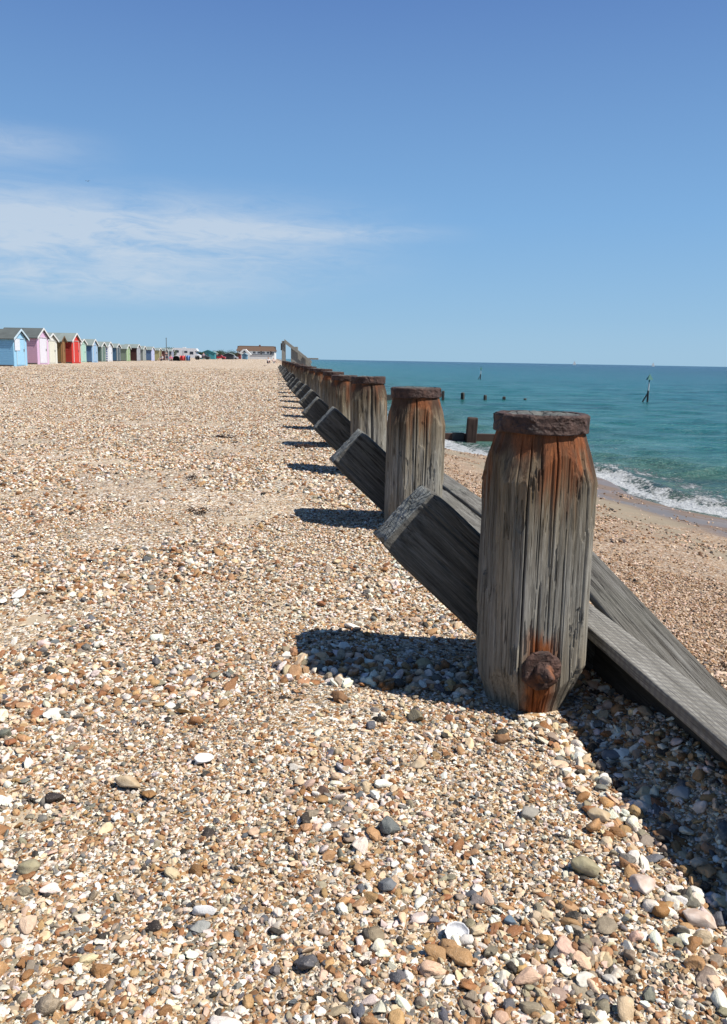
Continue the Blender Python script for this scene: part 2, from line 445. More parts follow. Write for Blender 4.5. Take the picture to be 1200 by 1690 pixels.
# ------------------------------------------------------------------ ground sheet
def grid_mesh(name, X, Y, Z, mat):
    n, m = X.shape
    V = np.stack([X.ravel(), Y.ravel(), Z.ravel()], 1)
    i = np.arange(n * m).reshape(n, m)
    Fc = np.stack([i[:-1, :-1].ravel(), i[:-1, 1:].ravel(), i[1:, 1:].ravel(), i[1:, :-1].ravel()], 1)
    return mesh_np(name, V, Fc, mat)
ys = np.concatenate([np.linspace(-3, .5, 15)[:-1], .5 + np.cumsum(.03 * 1.0138 ** np.arange(650))])
ys = ys[ys < 6000]
ua = np.cumsum(.025 * 1.028 ** np.arange(330)); ua = ua[ua < 6000]
us = np.concatenate([-ua[::-1], [0], ua[ua < 80]])
YY, UU = np.meshgrid(ys, us, indexing='ij')
XX = row_x(YY) + UU
ZZ = ground_z(XX, YY)
me = grid_mesh('beach', XX, YY, ZZ, M_SHINGLE)
a = me.attributes.new('shore_t', 'FLOAT', 'POINT')
a.data.foreach_set('value', np.where(UU > .35, UU / shore_off(YY), -1).astype(np.float32).ravel())
beach = link('beach', me); tag(beach, kind='structure')

# ------------------------------------------------------------------ sea sheet
ys = 3 + np.cumsum(.05 * 1.0125 ** np.arange(700)); ys = ys[ys < 9000]
ud = -1.2 + np.cumsum(.035 * 1.0175 ** np.arange(500)); ud = ud[ud < 9000]
YY, DD = np.meshgrid(ys, ud, indexing='ij')
sx = shore_x(YY)
XX = sx + DD
fall = np.clip(1 - np.maximum(YY, DD) / 140, 0, 1)
near = sst(0, 2, DD)
Zw = (fbm(XX * .45 + 3, YY * .9 + XX * .12, s=21, o=3) - .5) * .30 * fall * near
Zw += (fbm(XX * 1.3 + 3, YY * 2.2, s=22, o=2) - .5) * .09 * fall * near
ridge_pos = .50 + (fbm(YY * .5, YY * 0, s=31, o=2) - .5) * .7
ridge = np.exp(-((DD - ridge_pos) / .22) ** 2) * (.05 + .10 * vn(YY * .45, 0, s=33))
swell = np.exp(-((DD - 2.6 - (vn(YY * .3, 0, s=35) - .5)) / .45) ** 2) * .07
froth = (fbm(XX * 9, YY * 9, s=37, o=3) - .5) * .05 * np.exp(-((DD - .35) / .4) ** 2)
ZZ = SEA_Z + .012 + Zw + ridge + swell + froth
me = grid_mesh('sea', XX, YY, ZZ, M_SEA)
a = me.attributes.new('shore_d', 'FLOAT', 'POINT'); a.data.foreach_set('value', DD.astype(np.float32).ravel())
sea = link('sea', me); tag(sea, kind='structure')

# ------------------------------------------------------------------ swept timber
def sweep(prof, L, nz, disp, cap0=True, cap1=True, rings=6, z0=0.0):
    """prof: (k,2) outline; grain along local Z; disp(px,py,s,z)->scale offset (metres outward)"""
    k = len(prof)
    zs = np.linspace(z0, z0 + L, nz)
    nrm = np.roll(prof, -1, 0) - np.roll(prof, 1, 0); nrm = np.stack([nrm[:, 1], -nrm[:, 0]], 1)
    nrm /= np.linalg.norm(nrm, axis=1)[:, None] + 1e-9
    PX, Zg = np.meshgrid(np.arange(k), zs)
    px, py = prof[PX, 0], prof[PX, 1]
    d, sc = disp(px, py, Zg)
    X = px * sc + nrm[PX, 0] * d; Y = py * sc + nrm[PX, 1] * d
    V = [np.stack([X.ravel(), Y.ravel(), Zg.ravel()], 1)]
    i = np.arange(k * nz).reshape(nz, k); j = np.roll(i, -1, 1)
    Fq = [np.stack([i[:-1].ravel(), j[:-1].ravel(), j[1:].ravel(), i[1:].ravel()], 1)]
    fm = [np.zeros(len(Fq[0]), int)]
    base = k * nz
    for on, row, zz, sgn in ((cap0, 0, zs[0], -1), (cap1, nz - 1, zs[-1], 1)):
        if not on: continue
        prev = i[row]
        ex, ey = X[row], Y[row]
        for r in range(1, rings + 1):
            f = 1 - r / rings if r < rings else .02
            qx, qy = ex * f, ey * f
            rough = (fbm(qx * 30, qy * 30, s=int(zz * 100) + 5, o=3) - .5) * .022 * (1 - f) ** .3
            qz = zz + sgn * (.004 * (1 - f)) + sgn * rough
            V.append(np.stack([qx, qy, qz], 1))
            cur = np.arange(base, base + k); base += k
            a, b2 = prev, np.roll(prev, -1); c, d2 = np.roll(cur, -1), cur
            q = np.stack([a, d2, c, b2], 1) if sgn < 0 else np.stack([a, b2, c, d2], 1)
            if sgn < 0: q = np.stack([a, d2, c, b2], 1)
            Fq.append(q); fm.append(np.ones(len(q), int)); prev = cur
    return np.concatenate(V), np.concatenate(Fq), np.concatenate(fm)

def rect_prof(w, h, n=120, r=.012):
    """rounded rectangle, evenly spaced points"""
    pts = []
    for cx, cy, a0 in ((w/2-r, h/2-r, 0), (-w/2+r, h/2-r, 90), (-w/2+r, -h/2+r, 180), (w/2-r, -h/2+r, 270)):
        for t in range(5):
            a = R(a0 + t * 22.5); pts.append((cx + r * math.cos(a), cy + r * math.sin(a)))
    pts = np.array(pts); nx = np.roll(pts, -1, 0); seg = np.linalg.norm(nx - pts, axis=1); cum = np.concatenate([[0], np.cumsum(seg)])
    t = np.linspace(0, cum[-1], n, endpoint=False); P = np.vstack([pts, pts[:1]])
    return np.stack([np.interp(t, cum, P[:, 0]), np.interp(t, cum, P[:, 1])], 1)

def timber_mesh(name, w, h, L, seed, mats, n=120, nz=80, groove=.006, r=.014, wear=.02):
    prof = rect_prof(w, h, n, r)
    def disp(px, py, z):
        g = fbm(px * 55 + seed, py * 55, z * 2.2, s=seed, o=3) - .5
        ch = vn(px * 9, py * 9, z * 3.1, s=seed + 4)
        d = g * groove * 2 - np.where(ch > .74, (ch - .74) * groove * 7, 0)
        cr = np.abs(fbm(px * 17, py * 17, z * .8 + seed, s=seed + 9, o=2) - .5)
        d = d - np.exp(-(cr / .012) ** 2) * groove * 1.6
        e = np.minimum(z, L - z)
        d = d - wear * np.exp(-e / .03) * vn(px * 30, py * 30, 0, s=seed + 2)
        return d, np.ones_like(z)
    V, Fc, fm = sweep(prof, L, nz, disp)
    return mesh_np(name, V, Fc, mats, True, fm)

# ------------------------------------------------------------------ posts
A_POST = .153
def post_mesh(seed, k=420, nz=230, rot=0.0, cracks=()):
    th = np.linspace(0, 2 * math.pi, k, endpoint=False)
    ang = np.array([R(22.5 * 0 + 45 * q) + rot for q in range(8)]) - math.pi / 2
    wgt = np.array([1.0, .845, .98, .85, 1.0, .84, .99, .86])
    acc = 0
    for q, w in zip(ang, wgt): acc = acc + np.clip(np.cos(th - q) * w, 0, None) ** 56
    rr = A_POST * acc ** (-1 / 56.)
    prof = np.stack([rr * np.cos(th), rr * np.sin(th)], 1)
    TH = th
    z0, L = -.35, 1.291
    def disp(px, py, z):
        t = np.arctan2(py, px)
        g = fbm(px * 70 + seed, py * 70, z * 2.0, s=seed, o=3) - .5
        d = g * .0045
        big = fbm(px * 9, py * 9, z * 1.5 + seed, s=seed + 3, o=2) - .5
        d = d + big * .010
        cr = np.abs(fbm(px * 21, py * 21, z * .22 + seed, s=seed + 9, o=2) - .5)
        d = d - np.exp(-(cr / .007) ** 2) * .009 * vn(px * 8, py * 8, z * 1.5, s=seed + 31)
        # the surface has split into long slabs standing at slightly different depths
        tw = t * 5.2 + (vn(z * 2.2, t * 2, s=seed + 50) - .5) * 1.1 + (vn(z * 9, t * 5, s=seed + 51) - .5) * .18
        ci = np.floor(tw).astype(np.int64) % 33; fr = tw - np.floor(tw)
        zc = z * 2.1 + _h(ci, ci * 3, ci * 7, seed) * 5 + (vn(t * 60, z * 4, s=seed + 52) - .5) * .35; cj = np.floor(zc).astype(np.int64)
        off = _h(ci, cj + 0 * ci, ci, seed + 1) - .5; keepo = _h(ci, cj, ci + 3, seed + 2) > .45
        d = d + np.where(keepo, off * .013, 0) * sst(.88, .8, z)
        edge = np.minimum(fr, 1 - fr); d = d - .007 * np.exp(-(edge / .035) ** 2) * (_h(ci, cj, ci, seed + 5) > .4) * sst(.9, .84, z)
        sl = vn(px * 24, py * 24, z * 4.5, s=seed + 12)
        low = sst(.45, .1, z)
        d = d - np.where(sl > .72, .009, 0) * (.35 + .65 * low)
        for a0, za, zb, dep, wd in cracks:
            dd = (t - a0 + math.pi) % (2 * math.pi) - math.pi
            dd = dd + (vn(z * 5, a0 * 3, s=seed + 6) - .5) * .05
            d = d - dep * np.exp(-(dd / wd) ** 2) * sst(za - .03, za + .05, z) * sst(zb + .03, zb - .05, z)
        # shoulder: hewn in towards the iron band
        rad = np.sqrt(px ** 2 + py ** 2)
        cone = .192 - (.192 - .139) * np.clip((z - .70) / .185, 0, 1) ** .9 + (vn(px * 12, py * 12, 3.3, s=seed + 40) - .5) * .012 * sst(.9, .8, z)
        sc = np.minimum(1, cone / rad)
        if k > 500: sc = np.minimum(sc, (.200 - .066 * sst(.24, -.03, z)) / rad)
        d = d * (1 - .6 * sst(.84, .9, z))
        # worn in a little at the beach line
        sc = sc * (1 - .06 * sst(.12, -.05, z))
        return d, sc
    V, Fc, fm = sweep(prof, L, nz, disp, cap0=False, cap1=True, rings=10, z0=z0)
    return mesh_np('timber_shaft', V, Fc, [M_POST, M_TOP], True, fm)

def band_mesh(seed, k=200):
    # chunky rusted iron ring: rectangular section with corroded surface
    sec = []
    ri, ro, za, zb = .118, .150, .886, .944
    for (a, b), (c, d), n in (((ri, zb), (ro, zb), 5), ((ro, zb), (ro, za), 12), ((ro, za), (ri, za), 4), ((ri, za), (ri, zb), 4)):
        for t in range(n): sec.append((a + (c - a) * t / n, b + (d - b) * t / n))
    sec = np.array(sec); m = len(sec)
    th = np.linspace(0, 2 * math.pi, k, endpoint=False)
    T, Q = np.meshgrid(th, np.arange(m), indexing='ij')
    r = sec[Q, 0]; z = sec[Q, 1]
    x, y = r * np.cos(T), r * np.sin(T)
    n1 = fbm(x * 30, y * 30, z * 30, s=seed, o=3) - .5
    n2 = vn(x * 11, y * 11, z * 16, s=seed + 5)
    outer = (r > ri + .01)
    d = n1 * .010 - np.where(n2 > .66, .006, 0)
    sag = (fbm(x * 6, y * 6, 0, s=seed + 8, o=2) - .5) * .012
    r2 = r + np.where(outer, d, 0)
    z2 = z + n1 * .006 + np.where(z < .9, sag * 1.2, sag * .3)
    # bevel corners
    cor = ((np.abs(r - ro) < 1e-6) & (np.abs(z - zb) < 1e-6)); r2 = np.where(cor, r2 - .005, r2); z2 = np.where(cor, z2 - .003, z2)
    V = np.stack([(r2 * np.cos(T)).ravel(), (r2 * np.sin(T)).ravel(), z2.ravel()], 1)
    i = np.arange(k * m).reshape(k, m)
    a, b = i, np.roll(i, -1, 0)
    Fc = np.stack([a.ravel(), np.roll(a, -1, 1).ravel(), np.roll(b, -1, 1).ravel(), b.ravel()], 1)
    return mesh_np('iron_band', V, Fc, M_RUST)

def lathe(name, prof, mat, n=48, axis='Y', rough=.0, seed=1):
    """prof: list of (r, h) going outward along -Y"""
    V = []; Fc = []
    m = len(prof)
    for i in range(n):
        t = 2 * math.pi * i / n
        for (r, h) in prof:
            q = 1 + (mnoise.noise(Vector((math.cos(t) * r * 60, math.sin(t) * r * 60, h * 60 + seed))) * rough)
            V.append((r * q * math.cos(t), -h * (1 + (q - 1) * .6), r * q * math.sin(t)))
    for i in range(n):
        j = (i + 1) % n
        for q in range(m - 1): Fc.append((i * m + q, j * m + q, j * m + q + 1, i * m + q + 1))
    return mesh_np(name, np.array(V), Fc, mat)
WASHER = lathe('washer', [(.001, 0), (.052, 0), (.056, .006), (.053, .014), (.044, .017), (.03, .015), (.001, .014)], M_BOLT, 56, rough=.10)
NUT = lathe('bolt', [(.030, .010), (.031, .028), (.026, .034), (.021, .036), (.019, .060), (.014, .068), (.001, .070)], M_BOLT, 40, rough=.16, seed=4)

HERO = post_mesh(3, 620, 300, 0.19, cracks=[(-1.95, .1, .86, .016, .014), (-1.42, .25, .9, .018, .011), (-1.15, .0, .5, .012, .012), (-.75, .3, .8, .014, .013), (-1.62, .0, .42, .016, .016), (-2.5, .2, .7, .012, .015)])
SECOND = post_mesh(14, 360, 180, .3, cracks=[(-1.50, .0, .93, .04, .013), (-2.1, .1, .8, .012, .02), (-1.1, .2, .8, .012, .02)])
VAR = [post_mesh(25, 200, 90, -.1, cracks=[(-1.8, .1, .8, .015, .03)]), post_mesh(36, 160, 70, .25, cracks=[(-1.2, .1, .9, .02, .03)]), post_mesh(47, 160, 70, .5, cracks=[(-1.6, .3, .9, .02, .03)])]
BANDS = [band_mesh(5), band_mesh(15), band_mesh(26)]
BRACES = [timber_mesh('brace', .24, .268, 1.75, 61, [M_BEAM, M_END], 220, 170, .004, .014, .03),
          timber_mesh('brace', .25, .282, 1.7, 72, [M_BEAM, M_END], 140, 90, .005, .014, .02),
          timber_mesh('brace', .25, .268, 1.7, 83, [M_BEAM, M_END], 90, 50, .005, .014, .02)]

ORD = ['nearest', 'second', 'third', 'fourth', 'fifth', 'sixth', 'seventh', 'eighth', 'ninth', 'tenth', 'eleventh', 'twelfth',
       'thirteenth', 'fourteenth', 'fifteenth', 'sixteenth', 'seventeenth', 'eighteenth', 'nineteenth', 'twentieth', 'twenty first', 'twenty second', 'twenty third', 'twenty fourth', 'twenty fifth']
SP = 2.2
rowdir = Vector((ROWM, 1, 0)).normalized(); perp = Vector((rowdir.y, -rowdir.x, 0))
ROWANG = math.atan2(rowdir.y, rowdir.x) - R(90)
PHI = R(43)
NP = 25
prot = {}
for i in range(NP):
    Y = 2.5 + SP * i
    jx = 0 if i < 2 else rng.uniform(-.025, .025); jz = [0, .002, .0][i] if i < 3 else rng.uniform(-.02, .02)
    base = Vector((float(row_x(Y)) + jx, Y, jz))
    gz = float(ground_z(base.x - .3, Y))
    p = empty('groyne_post', base, ROWANG * 0 + (0 if i == 0 else rng.uniform(-.12, .12)))
    lab = {0: 'large grey foreground groyne post with rusty bolt at its foot and iron ring on top',
           1: 'second groyne post back, split by a long black vertical crack under its rusty ring'}.get(i, 'weathered groyne post with rusty iron ring, %s from the camera in its row' % ORD[i])
    if i > 1: p.rotation_euler.x = rng.uniform(-.02, .02); p.rotation_euler.y = rng.uniform(-.03, .03); p.location.z += rng.uniform(-.03, .02)
    tag(p, lab, 'groyne post', 'timber posts in the long groyne row')
    sh = link('timber_shaft', HERO if i == 0 else SECOND if i == 1 else VAR[(i * 2 + i // 3) % 3], p)
    if i > 1: sh.rotation_euler.z = [0, .25, -.2, .12, -.35][i % 5]
    bd = link('iron_band', BANDS[i % 3], p); bd.rotation_euler.z = i * 1.3
    if i < 12:
        br = .19 if i == 0 else .0
        bl = link('bolt', NUT, p); bl.location = (.160 * math.sin(br) - .026 * math.cos(br), -.160 * math.cos(br) - .026 * math.sin(br), .155); bl.rotation_euler.z = br
        wsh = link('washer', WASHER, bl); wsh.location = (0, .004, 0); wsh.scale = (1.16, 1, 1.16)
    # land-tie brace behind the post
    b = link('timber_brace', BRACES[0 if i == 0 else 1 if i < 5 else 2])
    dirv = (perp * math.cos(PHI) + Vector((0, 0, -math.sin(PHI)))).normalized()
    yv = rowdir.copy(); xv = yv.cross(dirv).normalized()
    # local Z = length, local X = thickness along the row, local Y = section height
    rot = Matrix((rowdir, dirv.cross(rowdir).normalized(), dirv)).transposed()
    e = base + perp * (-.385 + (0 if i < 6 else rng.uniform(-.03, .03))) + rowdir * .305 + Vector((0, 0, .565 + (0 if i < 2 else .015 if i < 6 else rng.uniform(-.01, .04))))
    b.matrix_world = Matrix.Translation(e) @ rot.to_4x4()
    tag(b, ('dark slanting timber brace with split greenish end, behind the foreground post' if i == 0 else
            'slanting timber brace with pale cut end, behind the %s groyne post from the camera' % ORD[i]),
        'timber brace', 'slanting braces along the groyne')

# ------------------------------------------------------------------ boards on the seaward side
BO = [timber_mesh('b', .115, .04, SP + .02, 90 + q, [mm, M_END], 110, 110, .0008, .005, .002) for q, mm in ((0, M_SAWN), (1, M_DECK))]
WB = timber_mesh('w', .145, .045, SP + .02, 95, [M_DECK, M_END], 130, 90, .0014, .010, .003)
SB = timber_mesh('s', .075, .45, SP + .02, 97, [M_DARKW, M_END], 90, 60, .002, .006, .003)  # upright boarding added to stop sun leaking under the boards
for i in range(-1, NP - 1):
    Y0 = 2.5 + SP * i + .55
    for kind in (0, 1, 2):
        me = (BO[0 if i < 0 else 1], WB, SB)[kind]
        o = link(('groyne_board', 'groyne_plank', 'groyne_light_block')[kind], me)
        off = (.268, .42, .348)[kind]
        jz = 0 if i <= 0 else rng.uniform(-.02, .02)
        top = (.225, .245, .183)[kind]; hh = (.04, .07, .45)[kind]
        start = Vector((float(row_x(Y0)), Y0, 0)) + perp * off + Vector((0, 0, top - hh / 2 + jz))
        d = rowdir.copy(); L = SP; roll = 0
        if i < 0:
            start -= rowdir * .8; L = SP + .8
            if kind == 1:      # the outer plank of the nearest bay slopes down towards the viewer and leans
                far = start + rowdir * L + Vector((0, 0, .065)); roll = R(14)
                start = start + Vector((0, 0, -.44)) - perp * .01; d = (far - start).normalized(); L = (far - start).length + .4
        tilt = 0 if i < 0 else rng.uniform(-.006, .006)
        d = (d + Vector((0, 0, tilt))).normalized()
        side = Vector((d.y, -d.x, 0)).normalized(); up = side.cross(d)
        if roll: side, up = side * math.cos(roll) + up * math.sin(roll), up * math.cos(roll) - side * math.sin(roll)
        rot = Matrix((side, up, d)).transposed()
        o.matrix_world = Matrix.Translation(start) @ rot.to_4x4() @ Matrix.Diagonal((1, 1, L / (SP + .02), 1))
        wh = 'from the foreground post out of the picture' if i < 0 else 'between the %s and %s groyne posts' % ('foreground' if i == 0 else ORD[i], ORD[i + 1])
        if kind == 0: tag(o, 'narrow board %s, landward side' % wh, 'board', 'inner boards along the groyne')
        elif kind == 1: tag(o, 'wide grey plank %s, seaward side' % wh, 'plank', 'outer planks along the groyne')
        else: tag(o, 'added light-blocking boarding %s, under the narrow board' % wh, 'boarding', 'added light-blocking boarding under the groyne boards')

# ------------------------------------------------------------------ generic mesh builder for the small far things
class MB:
    def __init__(s): s.V = []; s.F = []
    def add(s, V, Fc):
        b = len(s.V); s.V += [tuple(v) for v in V]; s.F += [tuple(b + q for q in f) for f in Fc]; return s
    def box(s, x0, y0, z0, x1, y1, z1):
        return s.add([(x0,y0,z0),(x1,y0,z0),(x1,y1,z0),(x0,y1,z0),(x0,y0,z1),(x1,y0,z1),(x1,y1,z1),(x0,y1,z1)],
              [(0,3,2,1),(4,5,6,7),(0,1,5,4),(1,2,6,5),(2,3,7,6),(3,0,4,7)])
    def prism(s, prof, y0, y1, axis='y'):
        n = len(prof)
        if axis == 'y': P = [(a, y0, b) for a, b in prof] + [(a, y1, b) for a, b in prof]
        else: P = [(y0, a, b) for a, b in prof] + [(y1, a, b) for a, b in prof]
        return s.add(P, [tuple(range(n)), tuple(range(2*n-1, n-1, -1))] + [(i, i + n, (i+1) % n + n, (i+1) % n) for i in range(n)])
    def tube(s, p, q, r0, r1, n=10):
        p, q = Vector(p), Vector(q); d = (q - p).normalized()
        a = d.orthogonal().normalized(); b = d.cross(a); V = []
        for c, r in ((p, r0), (q, r1)):
            for i in range(n):
                t = 2 * math.pi * i / n; V.append(c + a * (r * math.cos(t)) + b * (r * math.sin(t)))
        return s.add(V, [(i, (i+1) % n, (i+1) % n + n, i + n) for i in range(n)] + [tuple(range(n-1, -1, -1)), tuple(range(n, 2*n))])
    def build(s, name, mat, parent=None, smooth=False):
        me = bpy.data.meshes.new(name); me.from_pydata(s.V, [], s.F)
        import bmesh
        bm = bmesh.new(); bm.from_mesh(me); bmesh.ops.recalc_face_normals(bm, faces=bm.faces); bm.to_mesh(me); bm.free()
        for m in (mat if isinstance(mat, (list, tuple)) else [mat]): me.materials.append(m)
        for p in me.polygons: p.use_smooth = smooth
        return link(name, me, parent)

# ------------------------------------------------------------------ beach huts
WHITE = plain('white_paint', (.78, .78, .76), .5)
ROOF_D = plain('dark_felt_roof', (.10, .115, .11), .85, var=.35, scale=2)
ROOF_G = plain('grey_green_felt_roof', (.23, .27, .25), .85, var=.3, scale=2)
DOORD = plain('dark_interior', (.03, .025, .022), .9)
def stripes(name, ca, cb, k):
    m, nt, b = newmat(name); N = NT(nt)
    co = N.n('ShaderNodeTexCoord').outputs['Object']
    sx = N.n('ShaderNodeSeparateXYZ'); N.l(co, sx.inputs[0])
    f = N.mr(N.math('FRACT', N.math('MULTIPLY', sx.outputs[2], k)), .48, .52)
    N.l(N.mix(f, ca, cb), b.inputs['Base Color']); b.inputs['Roughness'].default_value = .6
    return m
def hut(px, Y, w, L, he, ha, side, front, roof, label, door=None, trim=WHITE, open_door=None, base_off=0.0, sidepanel=None, rz=0.0):
    p0 = at_y(px, 590, Y)
    hk = .87 if Y < 58 else .90 if Y < 64 else .95
    he *= hk; ha *= hk
    gz = float(ground_z(p0.x, Y)) + base_off
    o = empty('beach_hut', (p0.x, Y, gz), rz)
    tag(o, label, 'beach hut', 'beach huts in a row along the top of the beach')
    cs = plain(side[0], side[1], .55, planks=7, var=.08) if isinstance(side, tuple) else side
    cf = plain(front[0], front[1], .55, planks=0, var=.06) if isinstance(front, tuple) else front
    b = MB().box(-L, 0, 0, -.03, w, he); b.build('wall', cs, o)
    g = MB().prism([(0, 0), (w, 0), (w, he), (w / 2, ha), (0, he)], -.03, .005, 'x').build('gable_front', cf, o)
    MB().prism([(0, he), (w, he), (w / 2, ha)], -L, -L + .03, 'x').build('gable_back', cs, o)
    ov = .14; sl = (ha - he) / (w / 2); t = .06
    r = MB()
    r.prism([(-ov, he - ov * sl + .01), (w / 2, ha + .01), (w / 2, ha + .01 + t), (-ov, he - ov * sl + .01 + t)], -L - .1, .12, 'x')
    r.prism([(w + ov, he - ov * sl + .01), (w + ov, he - ov * sl + .01 + t), (w / 2 + .001, ha + .01 + t), (w / 2 + .001, ha + .01)], -L - .1, .12, 'x')
    rr = r.build('roof', roof, o)
    bb = MB(); q = .05
    bb.prism([(-ov - .01, he - ov * sl - q), (w / 2, ha - q + .02), (w / 2, ha + .09), (-ov - .01, he - ov * sl + .09)], .121, .15, 'x')
    bb.prism([(w + ov + .01, he - ov * sl - q), (w + ov + .01, he - ov * sl + .09), (w / 2 + .001, ha + .09), (w / 2 + .001, ha - q + .02)], .121, .15, 'x')
    bb.build('bargeboard', trim, rr)
    MB().box(-L, -.012, 0, -.05, -.002, .10).build('plinth', plain('hut_plinth', (.10, .09, .08)), o)
    dm = plain(door[0], door[1], .5) if door else cf
    d = MB().box(.006, w * .22, .1, .03, w * .78, he - .05).build('door', dm, o)
    MB().box(.031, w * .72, .95, .06, w * .75, 1.1).build('handle', plain('hut_handle', (.05, .05, .05)), d)
    f = MB()
    f.box(.006, w * .19, .1, .045, w * .215, he); f.box(.006, w * .785, .1, .045, w * .81, he); f.box(.006, w * .19, he + .002, .045, w * .81, he + .03)
    f.build('door_frame', trim, o)
    return o
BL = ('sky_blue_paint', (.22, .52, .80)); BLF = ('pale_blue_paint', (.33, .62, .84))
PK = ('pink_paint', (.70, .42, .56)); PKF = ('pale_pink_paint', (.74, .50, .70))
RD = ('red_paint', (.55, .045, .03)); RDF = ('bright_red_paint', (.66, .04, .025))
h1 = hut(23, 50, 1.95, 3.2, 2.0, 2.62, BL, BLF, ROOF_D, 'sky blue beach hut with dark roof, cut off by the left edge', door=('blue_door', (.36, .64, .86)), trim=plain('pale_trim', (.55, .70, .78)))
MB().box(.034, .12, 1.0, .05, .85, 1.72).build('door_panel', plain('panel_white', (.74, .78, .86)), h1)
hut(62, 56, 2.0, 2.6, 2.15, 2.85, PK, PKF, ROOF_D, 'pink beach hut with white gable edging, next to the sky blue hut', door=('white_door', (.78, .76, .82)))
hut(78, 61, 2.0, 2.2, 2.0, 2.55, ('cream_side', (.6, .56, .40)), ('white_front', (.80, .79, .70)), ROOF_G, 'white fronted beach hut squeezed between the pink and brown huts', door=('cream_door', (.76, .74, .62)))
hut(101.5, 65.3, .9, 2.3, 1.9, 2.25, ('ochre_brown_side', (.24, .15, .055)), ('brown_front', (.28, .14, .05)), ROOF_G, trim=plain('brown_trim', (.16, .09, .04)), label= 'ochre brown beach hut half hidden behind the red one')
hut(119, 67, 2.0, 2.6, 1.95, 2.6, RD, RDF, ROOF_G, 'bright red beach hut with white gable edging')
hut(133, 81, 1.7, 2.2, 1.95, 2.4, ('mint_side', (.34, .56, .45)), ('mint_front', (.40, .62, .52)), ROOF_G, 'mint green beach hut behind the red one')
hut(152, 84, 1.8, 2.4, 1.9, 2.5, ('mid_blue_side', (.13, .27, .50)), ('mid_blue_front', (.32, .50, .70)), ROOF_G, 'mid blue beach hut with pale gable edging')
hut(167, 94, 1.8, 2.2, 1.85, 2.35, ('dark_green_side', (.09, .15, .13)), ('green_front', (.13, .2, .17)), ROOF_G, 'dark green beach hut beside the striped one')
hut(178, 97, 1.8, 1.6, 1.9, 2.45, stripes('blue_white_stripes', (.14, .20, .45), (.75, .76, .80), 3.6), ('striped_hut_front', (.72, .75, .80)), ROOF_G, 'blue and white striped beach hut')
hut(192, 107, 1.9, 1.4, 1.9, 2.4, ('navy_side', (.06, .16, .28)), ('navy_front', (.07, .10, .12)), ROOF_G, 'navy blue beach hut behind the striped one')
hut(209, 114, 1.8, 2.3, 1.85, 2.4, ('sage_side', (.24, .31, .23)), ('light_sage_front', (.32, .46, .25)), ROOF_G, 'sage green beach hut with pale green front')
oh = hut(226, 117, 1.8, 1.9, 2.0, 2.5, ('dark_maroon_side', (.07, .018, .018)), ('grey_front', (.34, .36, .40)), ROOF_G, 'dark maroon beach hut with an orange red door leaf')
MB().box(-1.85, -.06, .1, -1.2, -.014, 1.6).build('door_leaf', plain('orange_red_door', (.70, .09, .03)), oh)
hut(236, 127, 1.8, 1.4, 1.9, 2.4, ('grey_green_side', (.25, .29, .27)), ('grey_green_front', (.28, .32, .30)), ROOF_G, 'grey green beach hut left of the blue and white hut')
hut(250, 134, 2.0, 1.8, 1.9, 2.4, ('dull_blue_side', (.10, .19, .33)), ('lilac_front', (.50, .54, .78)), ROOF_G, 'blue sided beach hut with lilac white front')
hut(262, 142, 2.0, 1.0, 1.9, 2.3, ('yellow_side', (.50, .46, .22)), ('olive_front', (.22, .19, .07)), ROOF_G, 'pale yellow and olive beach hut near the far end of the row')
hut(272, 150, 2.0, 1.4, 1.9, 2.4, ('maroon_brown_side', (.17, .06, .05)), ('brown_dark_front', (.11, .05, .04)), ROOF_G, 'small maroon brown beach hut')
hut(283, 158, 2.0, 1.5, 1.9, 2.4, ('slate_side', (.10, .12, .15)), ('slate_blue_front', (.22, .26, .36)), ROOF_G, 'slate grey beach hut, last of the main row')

def put(px, Y, py=590):
    p = at_y(px, py, Y); return (p.x, Y, float(ground_z(p.x, Y)))
# distant small huts beyond the motorhome
def small_hut(px, Y, w, he, ha, col, label, roof=ROOF_G, d=2.5):
    o = empty('beach_hut', put(px, Y)); tag(o, label, 'beach hut', 'far huts beyond the motorhome')
    cm = plain(col[0], col[1])
    MB().prism([(-w/2, 0), (w/2, 0), (w/2, he), (0, ha), (-w/2, he)], 0, d).build('wall', cm, o)
    MB().prism([(-w/2 - .2, he - .12), (0, ha + .02), (w/2 + .2, he - .12), (w/2 + .2, he), (0, ha + .14), (-w/2 - .2, he)], -.2, d + .2).build('roof', roof, o)
    MB().box(-.4, -.05, 0, .4, -.005, he - .25).build('door', plain(col[0] + '_door', tuple(c * .55 for c in col[1])), o)
    return o
small_hut(343, 255, 4.4, 2.0, 2.8, ('teal_paint', (.05, .28, .32)), 'teal hut far off to the right of the motorhome', plain('teal_roof', (.07, .24, .27)))
small_hut(352, 262, 2.2, 1.9, 2.5, ('cream_far', (.62, .60, .48)), 'tiny cream hut beside the far teal hut')
small_hut(377, 275, 3.2, 1.7, 2.1, ('charcoal_far', (.045, .05, .06)), 'low charcoal hut among the far dark trees')
small_hut(392, 330, 2.4, 2.0, 2.6, ('dark_red_far', (.22, .035, .03)), 'dark red hut at the left corner of the white house')
small_hut(403.5, 310, 1.9, 1.7, 2.3, ('steel_blue_far', (.16, .32, .46)), 'steel blue hut in front of the white house', plain('blue_roof', (.2, .33, .42)))

